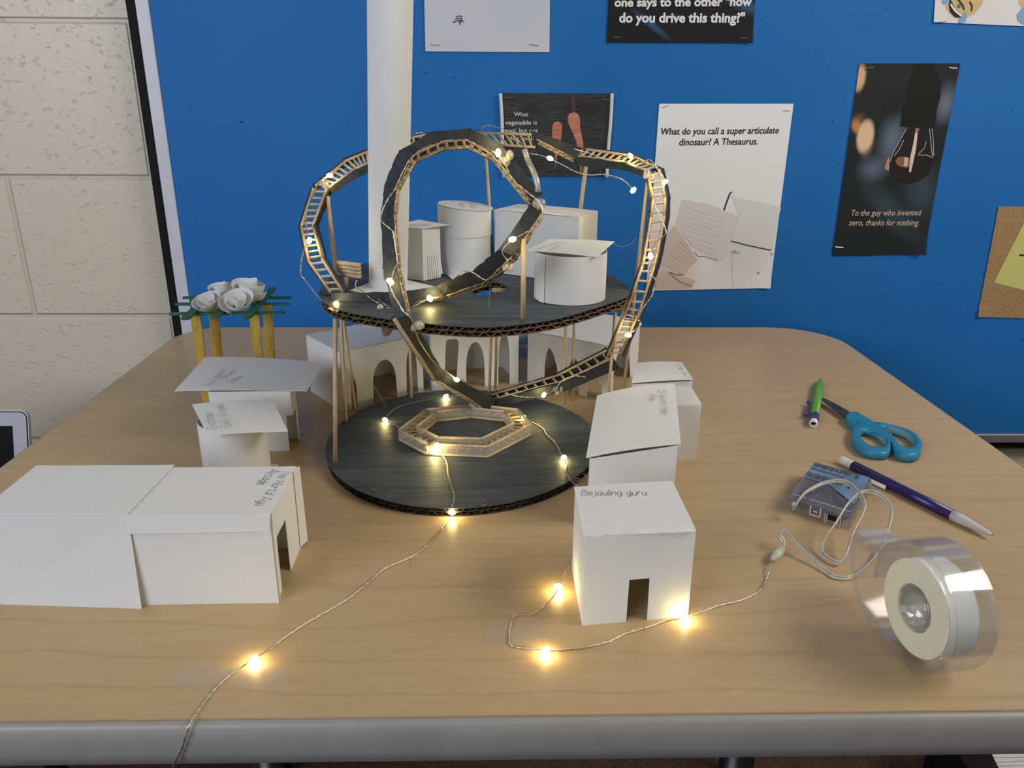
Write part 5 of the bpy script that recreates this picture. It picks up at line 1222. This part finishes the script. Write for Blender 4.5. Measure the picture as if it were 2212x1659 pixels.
build('gasket', MB().prism(rr_face(xl+.0007, zl, xr-.0010, ztp-.0008, 0.008, YL-.0006), (0, 0.0006, 0)), M['gap'], LP)
build('bezel', MB().prism(rr_face(xl+.0013, zl+.001, xr-.0019, ztp-.0016, 0.0072, YL-.0010), (0, 0.0004, 0)), M['bezel'], LP)
build('screen', MB().prism([Vector((x, YL-.0014, z)) for x, z in ((xl+.017, zl+.018), (xr-.0175, zl+.018), (xr-.0175, ztp-.0165), (xl+.017, ztp-.0165))], (0, 0.0004, 0)), M['screen'], LP)
for ch in LP.children:      # the screen leans back
    for v in ch.data.vertices: v.co.y += (v.co.z+zl-ztp)*0.28
build('keyboard_base', MB().box((xl, YL-.25, zl-.012), (xr, YL-.046, zl)), M['shell'], LP, bevel=.003)
ST = thing('stool', (xr-Wd/2, YL-.09, ZF), 'low grey stool under the laptop, beyond the table\'s left edge', 'stool')
sx0, sx1, sy0, sy1, sz = xl-.01, xr+.005, YL-.28, YL-.03, zl-.0125
build('seat', MB().box((sx0, sy0, sz-.025), (sx1, sy1, sz)), M['rail'], ST, bevel=.006)
for x in (sx0+.03, sx1-.03):
    for y in (sy0+.03, sy1-.03): build('leg', MB().cyl((x, y, ZF), (x, y, sz-.025), .012, n=14), M['legmetal'], ST, smooth=True)

# ================================================================== UNDER THE TABLE, RIGHT
c = PZ(2160, 1650, -0.60)
BX = thing('storage_box', (c.x+.06, c.y+.05, ZF), 'black box on the floor at the picture\'s lower right corner', 'box')
bx = MB().box((c.x-.045, c.y-.16, ZF), (c.x+.30, c.y+.10, -0.602)); build('box_body', bx, M['gap'], BX, bevel=.004)
mb = MB().box((c.x-.05, c.y-.165, -.615), (c.x+.305, c.y+.105, -.6015)); build('lid', mb, M['gap'], BX, bevel=.003)
P = [PZ(2140, 1622, -.600), PZ(2330, 1622, -.600), PZ(2330, 1700, -.600), PZ(2178, 1700, -.600)]; cc = sum(P, Vector())/4
SHT = thing('paper_sheet', cc, 'white lined paper sheet on top of the black box at lower right', 'paper')
build('sheet', MB().prism([p+Vector((0, 0, -.0012)) for p in P], (0, 0, .0006)), M['paper'], SHT)
mb = MB()
for k in range(8):
    y = 1628+k*9; mb.slab([PZ(2146, y, -.5995), PZ(2320, y-6, -.5995), PZ(2320, y-5.4, -.5995), PZ(2146, y+.6, -.5995)], UPZ, .0001)
build('ruled_lines', mb, M['pencil'], SHT)
